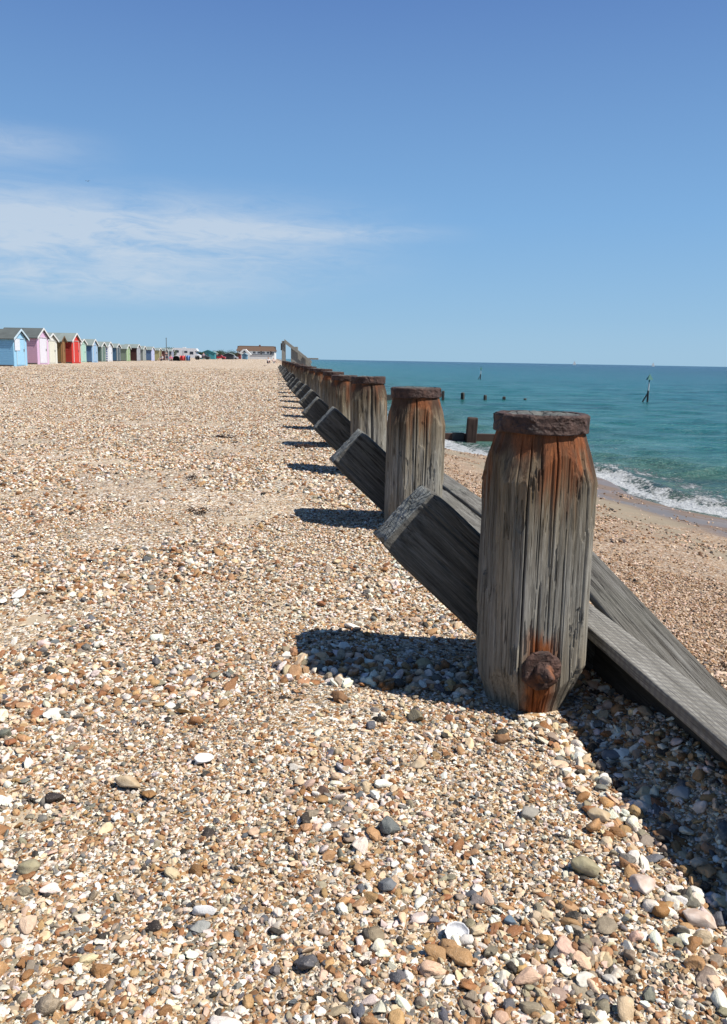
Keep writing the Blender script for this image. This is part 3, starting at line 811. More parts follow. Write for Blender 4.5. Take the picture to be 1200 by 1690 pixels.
# ------------------------------------------------------------------ far house
hx = put(422, 400)
H = empty('seafront_house', (hx[0], 400, hx[2] - .2)); tag(H, 'long white two storey house with brown tiled roof at the end of the beach', 'house')
HW = plain('house_render', (.78, .78, .76), .8, var=.05); TILE = plain('brown_tiles', (.14, .085, .055), .9, var=.3, scale=3)
TIM = plain('dark_timber', (.07, .055, .05)); GL = plain('house_glass', (.04, .05, .07), .15)
W2 = 9.4
MB().box(-W2, 0, 0, W2, 8, 4.3).build('wall', HW, H)
MB().prism([(-W2-.4, 4.3), (W2+.4, 4.3), (W2 + .2, 6.6), (-W2 - .2, 6.6)], 3.4, 4.6).build('ridge', TILE, H)
rb = MB().add([(-W2-.5, -.5, 4.2), (W2+.5, -.5, 4.2), (W2+.5, 8.5, 4.2), (-W2-.5, 8.5, 4.2), (-W2+.6, 4, 6.75), (W2-.6, 4, 6.75)],
              [(0, 1, 5, 4), (2, 3, 4, 5), (1, 2, 5), (3, 0, 4), (3, 2, 1, 0)]); rf = rb.build('roof', TILE, H)
MB().box(1.2, 3.6, 6.3, 2.0, 4.5, 7.3).build('chimney', plain('chimney_brick', (.22, .10, .07)), rf)
MB().box(-W2 - .02, -.06, 2.4, W2 + .02, -.004, 2.62).build('timber_band', TIM, H)
for q in range(8):
    if q in (1, 2): continue
    x = -8.2 + q * 2.3
    wn = MB().box(x, -.05, 2.95, x + 1.2, -.01, 3.9).build('window', GL, H)
    MB().box(x + .56, -.09, 2.95, x + .64, -.052, 3.9).build('frame', WHITE, wn)
for x in (-4.9, 2.4, 7.2): MB().box(x, -.12, 2.6, x + .7, -.055, 4.2).build('timber_panel', TIM, H)
wing = MB().prism([(-8.4, 0), (-2.0, 0), (-2.0, 2.6), (-4.6, 5.0), (-5.8, 5.0), (-8.4, 2.6)], -3.0, -.13).build('gable_wing', HW, H)
MB().prism([(-6.3, 3.3), (-4.1, 3.3), (-5.2, 4.4)], -3.06, -3.005).build('gable_window', GL, wing)
sidew = MB().box(-1.98, -3.0, 0, W2 - .5, -.13, 2.1).build('single_storey_wing', HW, H)
MB().box(-2.1, -3.2, 2.12, W2 - .3, -.14, 2.25).build('flat_roof', WHITE, sidew)

# ------------------------------------------------------------------ motorhome
m0 = put(307, 205)
MH = empty('motorhome', m0); tag(MH, 'white motorhome with an overhanging cab, parked beyond the huts', 'motorhome')
MB().prism([(-3.6, .45), (2.3, .45), (2.3, 1.0), (3.3, 1.05), (3.55, .55), (3.6, 1.1), (2.75, 1.45), (2.25, 2.1), (3.0, 2.25), (2.6, 2.85), (-3.4, 2.95), (-3.6, 2.7)], 0, 2.2).build('body', plain('motorhome_shell', (.80, .81, .83), .35, var=.03), MH)
wm = plain('motorhome_window', (.05, .06, .08), .1)
for a, b, c, d in ((-2.9, -1.8, 1.75, 2.3), (-.4, .4, 1.7, 2.2), (1.0, 1.9, 1.35, 2.05)):
    MB().box(a, -.03, c, b, -.004, d).build('window', wm, MH)
MB().prism([(2.3, 2.0), (2.78, 1.4), (2.82, 1.45), (2.36, 2.06)], .15, 2.05).build('windscreen', wm, MH)
MB().box(-.9, -.03, .5, -.5, -.004, 2.3).build('door', plain('motorhome_door', (.6, .6, .62)), MH)
for x in (-2.2, 2.7):
    for y in (-.05, 1.95):
        MB().tube((x, y, .36), (x, y + .28, .36), .36, .36, 16).build('wheel', plain('tyre', (.02, .02, .02)), MH)
MB().box(-1.0, .6, 2.93, -.2, 1.4, 3.15).build('roof_vent', WHITE, MH)

def car(px, Y, colour, label, s=1):
    o = empty('parked_car', put(px, Y)); tag(o, label, 'car', 'cars parked beyond the motorhome')
    MB().prism([(-2.1, .3), (2.1, .3), (2.1, .8), (1.3, .95), (.7, 1.42), (-1.2, 1.42), (-1.9, .95), (-2.1, .85)], 0, 1.7).build('body', plain(*colour, .3), o)
    MB().prism([(-1.1, .95), (1.1, .95), (.62, 1.35), (-1.05, 1.35)], -.02, -.003).build('window', wm, o)
    for x in (-1.35, 1.3):
        for y in (-.03, 1.5): MB().tube((x, y, .32), (x, y + .22, .32), .32, .32, 14).build('wheel', plain('tyre', (.02,.02,.02)), o)
car(333.5, 225, ('car_dark', (.05, .055, .06)), 'dark car parked just right of the motorhome')
car(361, 262, ('car_red', (.5, .04, .05)), 'small red car far off between dark trees')
car(382.5, 285, ('car_silver', (.5, .52, .55)), 'silver car far off, left of the white house')

# ------------------------------------------------------------------ masts
for px, Y, h, rr, c, lab in ((275, 150, 4.1, .09, (.12, .15, .16), 'tall dark mast standing behind the far beach huts'), (278.5, 148, 2.1, .07, (.62, .72, .74), 'short pale pole beside the tall dark mast')):
    o = empty('mast', put(px, Y)); tag(o, lab, 'mast')
    MB().tube((0, 0, 0), (0, 0, h), rr, rr * .7, 10).build('pole', plain('mast_paint_%d' % px, c), o)
    MB().tube((0, 0, h), (0, 0, h + .12), rr * 1.3, rr * .5, 10).build('cap', plain('mast_cap', (.1, .12, .13)), o)

# ------------------------------------------------------------------ trees on the skyline
def tree(px, Y, h, w, label, tone=(.035, .06, .03), seed=0):
    rr = random.Random(seed)
    o = empty('tree', put(px, Y)); tag(o, label, 'tree', 'dark trees on the skyline')
    t = MB().tube((0, 0, 0), (.1, 0, h * .5), .14, .07, 7)
    for q in range(5):
        a = rr.uniform(0, 6.28); t.tube((.05, 0, h * (.25 + .05 * q)), (math.cos(a) * w * .3, math.sin(a) * w * .3, h * (.6 + .05 * q)), .06, .02, 5)
    t.build('trunk', plain('bark', (.09, .07, .05)), o)
    c = MB()
    lobes = [(rr.uniform(-w*.35, w*.35), rr.uniform(-w*.3, w*.3), h * rr.uniform(.45, .8), rr.uniform(.2, .34) * w) for _ in range(9)]
    for q in range(1500):
        lx, ly, lz, lr = rr.choice(lobes)
        v = Vector((rr.gauss(0, 1), rr.gauss(0, 1), rr.gauss(0, 1))).normalized() * lr * rr.uniform(.55, 1.08)
        p = Vector((lx, ly, lz)) + Vector((v.x, v.y, v.z * .75))
        if p.z < .15: continue
        n = Vector((rr.gauss(0, 1), rr.gauss(0, 1), rr.gauss(0, 1) + .6)).normalized(); a = n.orthogonal().normalized() * .09; b = n.cross(a).normalized() * .13
        c.add([p - a, p + b, p + a, p - b], [(0, 1, 2, 3)])
    m = plain('foliage_%d' % (seed % 3), tuple(k * (1 + .25 * (seed % 3)) for k in tone), .8, var=.5, scale=1.5)
    me = bpy.data.meshes.new('crown'); me.from_pydata(c.V, [], c.F); me.materials.append(m); link('crown', me, o)
LT = ['low dark tree beside the teal hut', 'rounded dark green tree in the middle of the far tree line', 'widest dark tree of the far tree line', 'dark tree nearest the left end of the white house', 'small olive tree right behind the motorhome front', 'small dark tree behind the mast']
for k, (px, Y, h, w) in enumerate(((355, 300, 2.5, 5), (361, 290, 2.7, 4.4), (371, 300, 2.9, 6), (382, 310, 2.5, 5.5), (331, 240, 2.4, 3.4), (281, 190, 2.7, 4))):
    tree(px, Y, h, w, LT[k], seed=k + 3)

# ------------------------------------------------------------------ beachgoers and their kit
def person(px, Y, label, pose='stand', top=(.7, .7, .7), h=1.0, rz=0.0, legs=(.05, .06, .12)):
    o = empty('person', put(px, Y), rz); tag(o, label, 'person')
    o.scale = (h, h, h)
    if pose == 'stand':
        P = [((0,0,.95), .13), ((0,0,1.2), .14), ((0,0,1.42), .15), ((0,0,1.53), .055), ((0,0,1.66), .10), ((0,0,1.76), .06),
             ((.10,0,.9), .09), ((.11,-.02,.5), .06), ((.11,0,.06), .04), ((.12,-.15,.04), .035), ((-.10,0,.9), .09), ((-.11,.03,.5), .06), ((-.11,0,.06), .04), ((-.12,-.15,.04), .035),
             ((.2,0,1.4), .06), ((.26,-.02,1.12), .04), ((.25,-.12,.88), .03), ((-.2,0,1.4), .06), ((-.26,-.02,1.12), .04), ((-.25,-.12,.88), .03)]
        E = [(0,1),(1,2),(2,3),(3,4),(4,5),(0,6),(6,7),(7,8),(8,9),(0,10),(10,11),(11,12),(12,13),(2,14),(14,15),(15,16),(2,17),(17,18),(18,19)]
    else:
        P = [((0,0,.16), .14), ((0,.05,.42), .14), ((0,.04,.62), .15), ((0,.02,.73), .055), ((0,0,.86), .10), ((0,0,.96), .06),
             ((.1,-.12,.16), .09), ((.14,-.42,.42), .065), ((.14,-.62,.06), .04), ((.14,-.76,.05), .035), ((-.1,-.12,.16), .09), ((-.14,-.45,.38), .065), ((-.14,-.7,.06), .04), ((-.14,-.84,.05), .035),
             ((.2,.02,.6), .06), ((.27,-.1,.36), .04), ((.2,-.34,.32), .03), ((-.2,.02,.6), .06), ((-.27,-.1,.36), .04), ((-.2,-.34,.32), .03)]
        E = [(0,1),(1,2),(2,3),(3,4),(4,5),(0,6),(6,7),(7,8),(8,9),(0,10),(10,11),(11,12),(12,13),(2,14),(14,15),(15,16),(2,17),(17,18),(18,19)]
    def skin(name, pts, eds, mat, k=1.0):
        me = bpy.data.meshes.new(name); me.from_pydata([p for p, _ in pts], eds, []); me.materials.append(mat)
        ob = link(name, me, o)
        md = ob.modifiers.new('Skin', 'SKIN'); 
        for v, (p, r) in zip(me.skin_vertices[0].data, pts): v.radius = (r * k, r * k)
        me.skin_vertices[0].data[0].use_root = True
        md.use_smooth_shade = True
        ob.modifiers.new('Sub', 'SUBSURF').levels = 1
        ob.modifiers['Sub'].render_levels = 1
        return ob
    skin('body', P, E, plain('skin', (.52, .33, .24)))
    sh = [P[0], P[1], P[2], P[14], P[15], P[17], P[18]]
    skin('shirt', sh, [(0,1),(1,2),(2,3),(3,4),(2,5),(5,6)], plain('shirt_%02d%02d%02d' % tuple(int(c*99) for c in top), top), 1.14)
    lg = [P[0], P[6], P[7], P[10], P[11]]
    skin('trousers', lg, [(0,1),(1,2),(0,3),(3,4)], plain('trousers_%d' % int(legs[0] * 100), legs), 1.12)
    hd = P[5][0]
    skin('hair', [((hd[0], hd[1] + .02, hd[2] - .06), .098), ((hd[0], hd[1] + .03, hd[2] + .0), .075)], [(0, 1)], plain('hair', (.06, .04, .025)))
person(443, 118, 'person in a white top sitting on the shingle near the house', 'sit', (.78, .78, .78), 1.0, .4)
person(451.5, 124, 'person in pale pink sitting close to the start of the groyne', 'sit', (.72, .55, .52), .9, 1.2, (.6, .6, .6))
person(267, 128, 'person in a white top sitting beside the last huts', 'sit', (.75, .72, .72), 1.1, -.5)
person(282, 131, 'person in magenta sitting left of the red windbreak', 'sit', (.62, .08, .25), 1.1, .3)
person(275, 133, 'person in dark clothes standing in front of the far huts', 'stand', (.05, .06, .1), .85, .2)
person(336, 190, 'person in lilac standing right of the motorhome', 'stand', (.45, .35, .5), 1.0, .2)
def windbreak(px, Y, w, h, col, label, sag=.1):
    o = empty('windbreak', put(px, Y), random.uniform(-.2, .2)); tag(o, label, 'windbreak', 'windbreaks and tents beside the huts')
    n = 3; V = []; Fc = []
    for i in range(n * 6 + 1):
        x = -w/2 + w * i / (n * 6); y = .12 * math.sin(i / 6 * math.pi)
        for z in (.08, h * .5, h - .05 - .04 * math.sin(i / 6 * math.pi) ** 2): V.append((x, y, z))
    for i in range(n * 6):
        for q in (0, 1): Fc.append((i*3+q, i*3+3+q, i*3+4+q, i*3+1+q))
    me = mesh_np('cloth', np.array(V), Fc, plain(*col)); c = link('cloth', me, o)
    sd = c.modifiers.new('t', 'SOLIDIFY'); sd.thickness = .01
    for i in range(n + 1): MB().tube((-w/2 + w*i/n, 0, -.1), (-w/2 + w*i/n, 0, h + .08), .02, .02, 6).build('stake', plain('stake_wood', (.4, .3, .18)), o)
def tent(px, Y, w, h, col, label):
    o = empty('beach_tent', put(px, Y)); tag(o, label, 'beach tent', 'windbreaks and tents beside the huts')
    V = []; Fc = []; nu, nv = 16, 7
    for j in range(nv + 1):
        f = j / nv * math.pi / 2
        for i in range(nu + 1):
            a = math.pi * (-.08 + 1.16 * i / nu)
            V.append((w/2 * math.cos(a) * math.cos(f) ** .7, .8 * math.sin(a) * math.cos(f) ** .7, h * math.sin(f)))
    for j in range(nv):
        for i in range(nu): b = j*(nu+1)+i; Fc.append((b, b+1, b+nu+2, b+nu+1))
    c = link('canopy', mesh_np('canopy', np.array(V), Fc, plain(*col)), o); c.modifiers.new('t', 'SOLIDIFY').thickness = .01
    MB().tube((-w/2, -.1, 0), (w/2, -.1, 0), .02, .02, 6).build('hem_pole', plain('tent_pole', (.3, .3, .3)), o)
windbreak(301.5, 135, 1.0, 1.0, ('red_cloth', (.60, .03, .04)), 'red windbreak in front of the motorhome')
windbreak(310.5, 137, .75, 1.05, ('blue_cloth', (.10, .28, .62)), 'blue windbreak standing right of the red one')
tent(291, 136, 1.3, .85, ('dark_tent_cloth', (.03, .04, .04)), 'low dark beach tent left of the red windbreak')

# ------------------------------------------------------------------ tall groyne at the far end of the row
G = empty('tall_groyne', (float(at_y(467, 590, 57).x), 57, float(ground_z(-6, 57)))); tag(G, 'tall weathered groyne with sloping top rail at the far end of the post row', 'groyne')
GM = wood_mat('pale_groyne_wood', tone=.75)
def gx(px): return (px - 467) / F * 57
zr = lambda py: (591.5 - py) / F * 57 + CAM_Z - G.location.z
def gpost(a, b, top, bot, y0=0, d=.3): return MB().box(gx(a), y0, bot, gx(b), y0 + d, top)
gpost(465, 471, zr(563), -.6).build('post', GM, G)
gpost(462.5, 465.5, zr(566.5), zr(578), .35).build('block', M_DARKW, G)
gpost(480, 491, zr(572), -.6, .02).build('post', GM, G)
gpost(500, 504, zr(586), -.6, .03).build('post', GM, G)
MB().prism([(gx(469.5), zr(560)), (gx(514), zr(594.5)), (gx(514), zr(598.5)), (gx(469.5), zr(566.5))], -.1, -.005).build('sloping_rail', GM, G)
MB().prism([(gx(487), zr(577.5)), (gx(512), zr(598)), (gx(512), -.5), (gx(487), -.5)], .32, .4).build('boarding', GM, G)
MB().prism([(gx(491.5), zr(580)), (gx(510), zr(596)), (gx(510), zr(603)), (gx(491.5), zr(603))], .1, .16).build('boarding', GM, G)
MB().box(gx(503), .5, zr(592), gx(524), .7, zr(589.5)).build('cross_beam', GM, G)

# ------------------------------------------------------------------ low groynes in the water
def low_groyne():
    o = empty('low_groyne', tuple(at_z(774, 727, SEA_Z))); tag(o, 'low dark timber groyne with one stout post standing in the surf behind the foreground post', 'groyne')
    o.rotation_euler.z = -.03
    MB().box(-3.0, -.08, -.4, 1.6, .08, .17).build('beam', plain('rusty_brown_timber', (.085, .045, .03), .8, var=.5), o)
    pm = timber_mesh('post', .25, .22, 1.2, 201, [M_DARKW, M_END], 60, 30); pm.materials[1] = M_DARKW
    pm.materials.clear(); pm.materials.append(plain('rusty_dark_pile', (.05, .028, .02), .85, var=.6)); pm.materials.append(MATS['rusty_dark_pile'])
    p = link('post', pm, o); p.location = (0, -.21, -.62); p.rotation_euler.y = .04
    MB().box(-.42, -.14, -.3, -.14, -.082, .2).build('plate', plain('tarred_iron', (.012, .015, .02), .5), o)
low_groyne()
stump_me = [timber_mesh('stump', .13, .13, .9, 211, M_DARKW, 40, 20), timber_mesh('stump', .16, .15, .8, 212, M_DARKW, 40, 20)]
for me in stump_me: 
    if len(me.materials) < 2: me.materials.append(M_DARKW)
for k, (px, py, ph) in enumerate(((731, 660, 15), (764, 660, 12), (801, 660, 8), (832, 660, 5.5), (867, 659.5, 2))):
    p = at_z(px, py, SEA_Z)
    o = link('groyne_stump', stump_me[k % 2]); hh = ph / F * p.y
    o.location = (p.x, p.y, SEA_Z + hh - (.9, .8)[k % 2]); o.rotation_euler = (rng.uniform(-.03, .03), rng.uniform(-.04, .04), k)
    tag(o, '%s dark stump in the sea, counted from the left' % ['first and tallest', 'second', 'third', 'fourth', 'last and barely showing'][k], 'stump', 'dark stumps standing in the sea')
q = at_z(640, 662, SEA_Z); o = empty('groyne_beam', q); tag(o, 'dark timber beam in the water glimpsed between the second and third posts', 'beam')
MB().box(-1.1, -.1, -.3, 1.6, .1, .3).build('beam', M_DARKW, o)
MB().tube((-.9, -.2, -.5), (-.9, -.2, .5), .12, .11, 10).build('pile', M_DARKW, o)

# marker beacons
def marker(px, py, hpx, label):
    p = at_z(px, py, SEA_Z); h = hpx / F * p.y
    o = empty('marker_post', p); tag(o, label, 'marker post', 'green topped marker posts in the sea')
    MB().tube((0, 0, -.5), (.0, 0, h * .42), .055, .05, 8).build('pole', plain('marker_base', (.04, .04, .04)), o)
    MB().tube((0, 0, h * .42), (.02, 0, h * .72), .04, .035, 8).build('white_section', plain('marker_white', (.8, .8, .78)), o)
    MB().tube((.02, 0, h * .72), (.03, 0, h * .9), .03, .03, 8).build('upper_pole', plain('marker_green_dark', (.02, .13, .11)), o)
    MB().tube((.03, 0, h * .80), (.03, 0, h), .2, .01, 4).build('topmark', plain('marker_green', (.02, .17, .14)), o)
    MB().tube((-.42, 0, -.3), (-.02, 0, h * .32), .04, .035, 8).build('stay', plain('marker_base', (.04, .04, .04)), o)
    return o
marker(1068.5, 664, 46, 'nearer green topped marker post with white band, at the right of the sea')
marker(793, 626, 20, 'farther green topped marker post, left of the foreground post top')
# sails on the horizon
for px, label in ((948, 'tiny white sailing boat on the horizon, above the foreground post'), (1078, 'tiny white sailing boat on the horizon near the right marker post')):
    Y = 1500; p = at_y(px, 602, Y)
    o = empty('sailing_boat', (p.x, Y, SEA_Z)); tag(o, label, 'sailing boat', 'white sails on the horizon')
    MB().prism([(-3, .9), (3.4, 1.1), (2.4, .0), (-2.6, .0)], -.8, .8).build('hull', WHITE, o)
    MB().tube((.3, 0, .8), (.3, 0, 8), .08, .05, 6).build('mast', WHITE, o)
    MB().prism([(.2, 1.6), (-2.6, 1.7), (.2, 7.8)], -.02, .02).build('sail', WHITE, o)
    MB().prism([(.45, 1.5), (3.0, 1.4), (.45, 6.8)], -.02, .02).build('jib', WHITE, o)
# gull
p = at_y(145, 299, 210)
o = empty('gull', p); tag(o, 'tiny dark gull flying in the blue sky at upper left', 'gull')
gb = MB(); gd = plain('gull_grey', (.12, .12, .13))
V = []; Fc = []
for i in range(9):
    f = i / 8; r = .09 * math.sin(math.pi * min(1, f * .92 + .06)) ** .7 + .004
    for k in range(8): t = k * math.pi / 4; V.append((r * math.cos(t), -.26 + .52 * f, r * math.sin(t)))
for i in range(8):
    for k in range(8): Fc.append((i*8+k, i*8+(k+1)%8, (i+1)*8+(k+1)%8, (i+1)*8+k))
link('body', mesh_np('body', np.array(V), Fc, gd), o)
for s in (-1, 1):
    w = MB().add([(s*.05, -.12, .03), (s*.05, .12, .03), (s*.32, -.14, .16), (s*.32, .06, .16), (s*.68, -.0, .08), (s*.66, .06, .08)], [(0,1,3,2), (2,3,5,4)]).build('wing', gd, o)
    w.modifiers.new('t', 'SOLIDIFY').thickness = .015

# ------------------------------------------------------------------ shingle as real stones
def cast(xmin_f, Y0, Y1, dens, lo, hi, seed, side=.8, power=1.0, region='land'):
    r = np.random.default_rng(seed)
    xa, xb = -.50 * Y1 - side, .50 * Y1 + side
    n = int(dens * (xb - xa) * (Y1 - Y0))
    X = r.uniform(xa, xb, n); Y = r.uniform(Y0, Y1, n)
    keep = (np.abs(X) < .48 * Y + side)
    X, Y = X[keep], Y[keep]
    sz = lo + (hi - lo) * r.uniform(0, 1, len(X)) ** power
    return X, Y, sz
def thin(X, Y, sz, f, r):
    k = r.uniform(0, 1, len(X)) < f; return X[k], Y[k], sz[k]
parts = []
def layer(Y0, Y1, dens, lo, hi, seed, power, side=.8, cluster=0.0, fade=0):
    r = np.random.default_rng(seed + 1000)
    X, Y, sz = cast(0, Y0, Y1, dens, lo, hi, seed, side, power)
    u = X - row_x(Y); t = u / shore_off(Y)
    coarse = fbm(X * 1.6, Y * 1.6, s=51, o=3)
    sandy = sst(.585, .65, fbm(X * 1.35 + 7, Y * 1.35, s=77, o=3))
    p = np.ones(len(X))
    if cluster > 0: p *= np.clip((coarse - .5) * cluster * 6 + .55, .08, 1.6)
    p *= 1 - .85 * sandy
    # right, nearest the groyne, the stones are coarser
    if cluster > 0: p *= .55 + .9 * sst(-1.2, .2, u) * sst(3.2, 1.2, Y)
    # seaward side
    sw = u > .42
    pn = fbm(X * 1.0, Y * 1.0, s=88, o=3)
    p = np.where(sw, p * .9 * (1 - sst(.30, .50, t + (pn - .5) * .5) * (.93 - .65 * sst(.52, .6, pn))), p)
    p = np.where(sw & (sz > .02), p * .3, p)
    p = np.where(t > .93, 0, p)
    if fade: p *= 1 - sst(fade, Y1, Y)
    X, Y, sz = thin(X, Y, sz, p, r)
    # keep clear of the timber of the posts
    i = np.round((Y - 2.5) / SP); yy = 2.5 + SP * i
    k = ((X - row_x(yy)) ** 2 + (Y - yy) ** 2 > (.17 + sz * .3) ** 2) | (i < 0)
    u = X - row_x(Y); k &= ~((u > .32) & (u < .51))
    X, Y, sz = X[k], Y[k], sz[k]
    parts.append((X, Y, sz))
layer(.6, 2.6, 11000, .004, .008, 1, 1.2, .5)
layer(.6, 6.0, 5600, .009, .0155, 2, 1.3, .7, fade=4.5)
layer(.6, 9.0, 2000, .015, .0265, 3, 1.2, .9, cluster=.8, fade=8)
layer(6.5, 26.0, 700, .017, .032, 4, 1.4, .9, fade=20)
layer(18.0, 60.0, 90, .026, .055, 7, 1.6, .9, fade=40)
layer(.6, 9.0, 420, .023, .040, 5, 1.5, .9, cluster=1.2)
layer(.6, 7.0, 34, .034, .054, 6, 1.6, .9, cluster=1.4)
# a berm of stones heaped in the shade of the foreground post
r = np.random.default_rng(99)
n = 900; X = r.uniform(-.3, .62, n); Y = 2.62 + (r.uniform(-.13, .14, n)) + .25 * (.3 - X) * .3; sz = r.uniform(.018, .048, n)
k = ((X - .559) ** 2 + (Y - 2.5) ** 2 > .20 ** 2) & (r.uniform(0, 1, n) < .55); parts.append((X[k], Y[k], sz[k]))
n = 1500; Y = r.uniform(.7, 2.6, n); X = row_x(Y) + r.uniform(-.08, .32, n); sz = r.uniform(.014, .042, n)
k = ((X - .559) ** 2 + (Y - 2.5) ** 2 > .20 ** 2) & (r.uniform(0, 1, n) < .6); parts.append((X[k], Y[k], sz[k]))

PX = np.concatenate([p[0] for p in parts]); PY = np.concatenate([p[1] for p in parts]); PS = np.concatenate([p[2] for p in parts])
n = len(PX); r = np.random.default_rng(5)
PZ = ground_z(PX, PY) + r.uniform(-.10, .35, n) * PS * .8
pal = np.array([c for c, _ in PAL]); wt = np.array([w for _, w in PAL], float); wt /= wt.sum()
ci = r.choice(len(PAL), n, p=wt)
PC = pal[ci] * r.uniform(.75, 1.15, n)[:, None] * r.uniform(.93, 1.07, (n, 3))
small = PS < .009
PC = np.where(small[:, None], PC * .85 + np.array([.34, .24, .13]) * .15, PC)
seaw = (PX - row_x(PY)) > .42
PC = np.where(seaw[:, None], PC * .5 + np.array([.36, .20, .10]) * PC.mean(1)[:, None] * 1.05, PC)
PC = np.clip(PC * np.array([1.03, .985, .975]), .01, .68)
SX = PS * r.uniform(.85, 1.45, n); SY = PS * r.uniform(.65, 1.0, n); SZ = PS * r.uniform(.42, .85, n)
tiltx = r.normal(0, .38, n); tilty = r.normal(0, .38, n); rz = r.uniform(0, 6.283, n)
kind = np.where(PS < .012, r.integers(6, 12, n), np.where(r.uniform(0, 1, n) < .6, r.integers(0, 6, n), r.integers(3, 9, n)))
me = bpy.data.meshes.new('shingle_stones')
me.vertices.add(n); me.vertices.foreach_set('co', np.stack([PX, PY, PZ], 1).astype(np.float32).ravel())
def addattr(nm, typ, data, key):
    a = me.attributes.new(nm, typ, 'POINT'); a.data.foreach_set(key, data.ravel())
addattr('pcol', 'FLOAT_COLOR', np.concatenate([PC, np.ones((n, 1))], 1).astype(np.float32), 'color')
addattr('pscl', 'FLOAT_VECTOR', np.stack([SX, SY, SZ], 1).astype(np.float32), 'vector')
addattr('prot', 'FLOAT_VECTOR', np.stack([tiltx, tilty, rz], 1).astype(np.float32), 'vector')
addattr('pkind', 'INT', kind.astype(np.int32), 'value')
print('STONES', n)

ng = bpy.data.node_groups.new('stones', 'GeometryNodeTree')
ng.interface.new_socket('Geometry', in_out='INPUT', socket_type='NodeSocketGeometry')
ng.interface.new_socket('Geometry', in_out='OUTPUT', socket_type='NodeSocketGeometry')
gi = ng.nodes.new('NodeGroupInput'); go = ng.nodes.new('NodeGroupOutput')
g2i = ng.nodes.new('GeometryNodeGeometryToInstance')
def gl(a, b): ng.links.new(a, b)
vars_ = []
for k in range(12):
    ico = ng.nodes.new('GeometryNodeMeshIcoSphere'); ico.inputs['Radius'].default_value = .5
    ico.inputs['Subdivisions'].default_value = 4 if k < 3 else 3 if k < 6 else 2
    sp = ng.nodes.new('GeometryNodeSetPosition'); gl(ico.outputs[0], sp.inputs['Geometry'])
    pos = ng.nodes.new('GeometryNodeInputPosition')
    add = ng.nodes.new('ShaderNodeVectorMath'); add.operation = 'ADD'; gl(pos.outputs[0], add.inputs[0]); add.inputs[1].default_value = (k * 3.7, k * 1.9, k * 7.3)
    nz = ng.nodes.new('ShaderNodeTexNoise'); gl(add.outputs[0], nz.inputs['Vector'])
    nz.inputs['Scale'].default_value = [1.3, 1.5, 1.1, 1.7, 1.9, 1.4][k % 6]; nz.inputs['Detail'].default_value = 1.5
    sub = ng.nodes.new('ShaderNodeVectorMath'); sub.operation = 'SUBTRACT'; gl(nz.outputs['Color'], sub.inputs[0]); sub.inputs[1].default_value = (.5, .5, .5)
    sc = ng.nodes.new('ShaderNodeVectorMath'); sc.operation = 'SCALE'; gl(sub.outputs[0], sc.inputs[0]); sc.inputs[3].default_value = .75 if k < 6 else 1.1
    gl(sc.outputs[0], sp.inputs['Offset'])
    # chop with a plane or two so that flints get broken faces
    cur = sp
    if k % 2 == 1 or k >= 6:
        for q in range(3):
            rr_ = random.Random(k * 10 + q)
            nv = Vector((rr_.gauss(0, 1), rr_.gauss(0, 1), rr_.gauss(0, 1))).normalized(); dcut = rr_.uniform(.22, .34)
            p2 = ng.nodes.new('GeometryNodeInputPosition')
            dt = ng.nodes.new('ShaderNodeVectorMath'); dt.operation = 'DOT_PRODUCT'; gl(p2.outputs[0], dt.inputs[0]); dt.inputs[1].default_value = nv
            sb = ng.nodes.new('ShaderNodeMath'); sb.operation = 'SUBTRACT'; gl(dt.outputs['Value'], sb.inputs[0]); sb.inputs[1].default_value = dcut
            mx = ng.nodes.new('ShaderNodeMath'); mx.operation = 'MAXIMUM'; gl(sb.outputs[0], mx.inputs[0]); mx.inputs[1].default_value = 0
            ml = ng.nodes.new('ShaderNodeVectorMath'); ml.operation = 'SCALE'; ml.inputs[0].default_value = -nv; gl(mx.outputs[0], ml.inputs[3])
            s3 = ng.nodes.new('GeometryNodeSetPosition'); gl(cur.outputs[0], s3.inputs['Geometry']); gl(ml.outputs[0], s3.inputs['Offset']); cur = s3
    ss = ng.nodes.new('GeometryNodeSetShadeSmooth'); gl(cur.outputs[0], ss.inputs['Geometry']); ss.inputs['Shade Smooth'].default_value = k < 9
    sm = ng.nodes.new('GeometryNodeSetMaterial'); gl(ss.outputs[0], sm.inputs['Geometry']); sm.inputs['Material'].default_value = M_PEB
    vars_.append(sm)
for sm in reversed(vars_): gl(sm.outputs[0], g2i.inputs[0])
iop = ng.nodes.new('GeometryNodeInstanceOnPoints')
gl(gi.outputs[0], iop.inputs['Points']); gl(g2i.outputs[0], iop.inputs['Instance']); iop.inputs['Pick Instance'].default_value = True
def na(nm, typ):
    a = ng.nodes.new('GeometryNodeInputNamedAttribute'); a.data_type = typ; a.inputs['Name'].default_value = nm; return a.outputs['Attribute']
gl(na('pkind', 'INT'), iop.inputs['Instance Index'])
e2r = ng.nodes.new('FunctionNodeEulerToRotation'); gl(na('prot', 'FLOAT_VECTOR'), e2r.inputs[0]); gl(e2r.outputs[0], iop.inputs['Rotation'])
gl(na('pscl', 'FLOAT_VECTOR'), iop.inputs['Scale'])
gl(iop.outputs[0], go.inputs[0])
me.materials.append(M_PEB)
st = link('shingle_stones', me); st.modifiers.new('stones', 'NODES').node_group = ng
tag(st, 'loose shingle of white, tan, brown and grey stones covering the beach', 'shingle', kind='stuff')

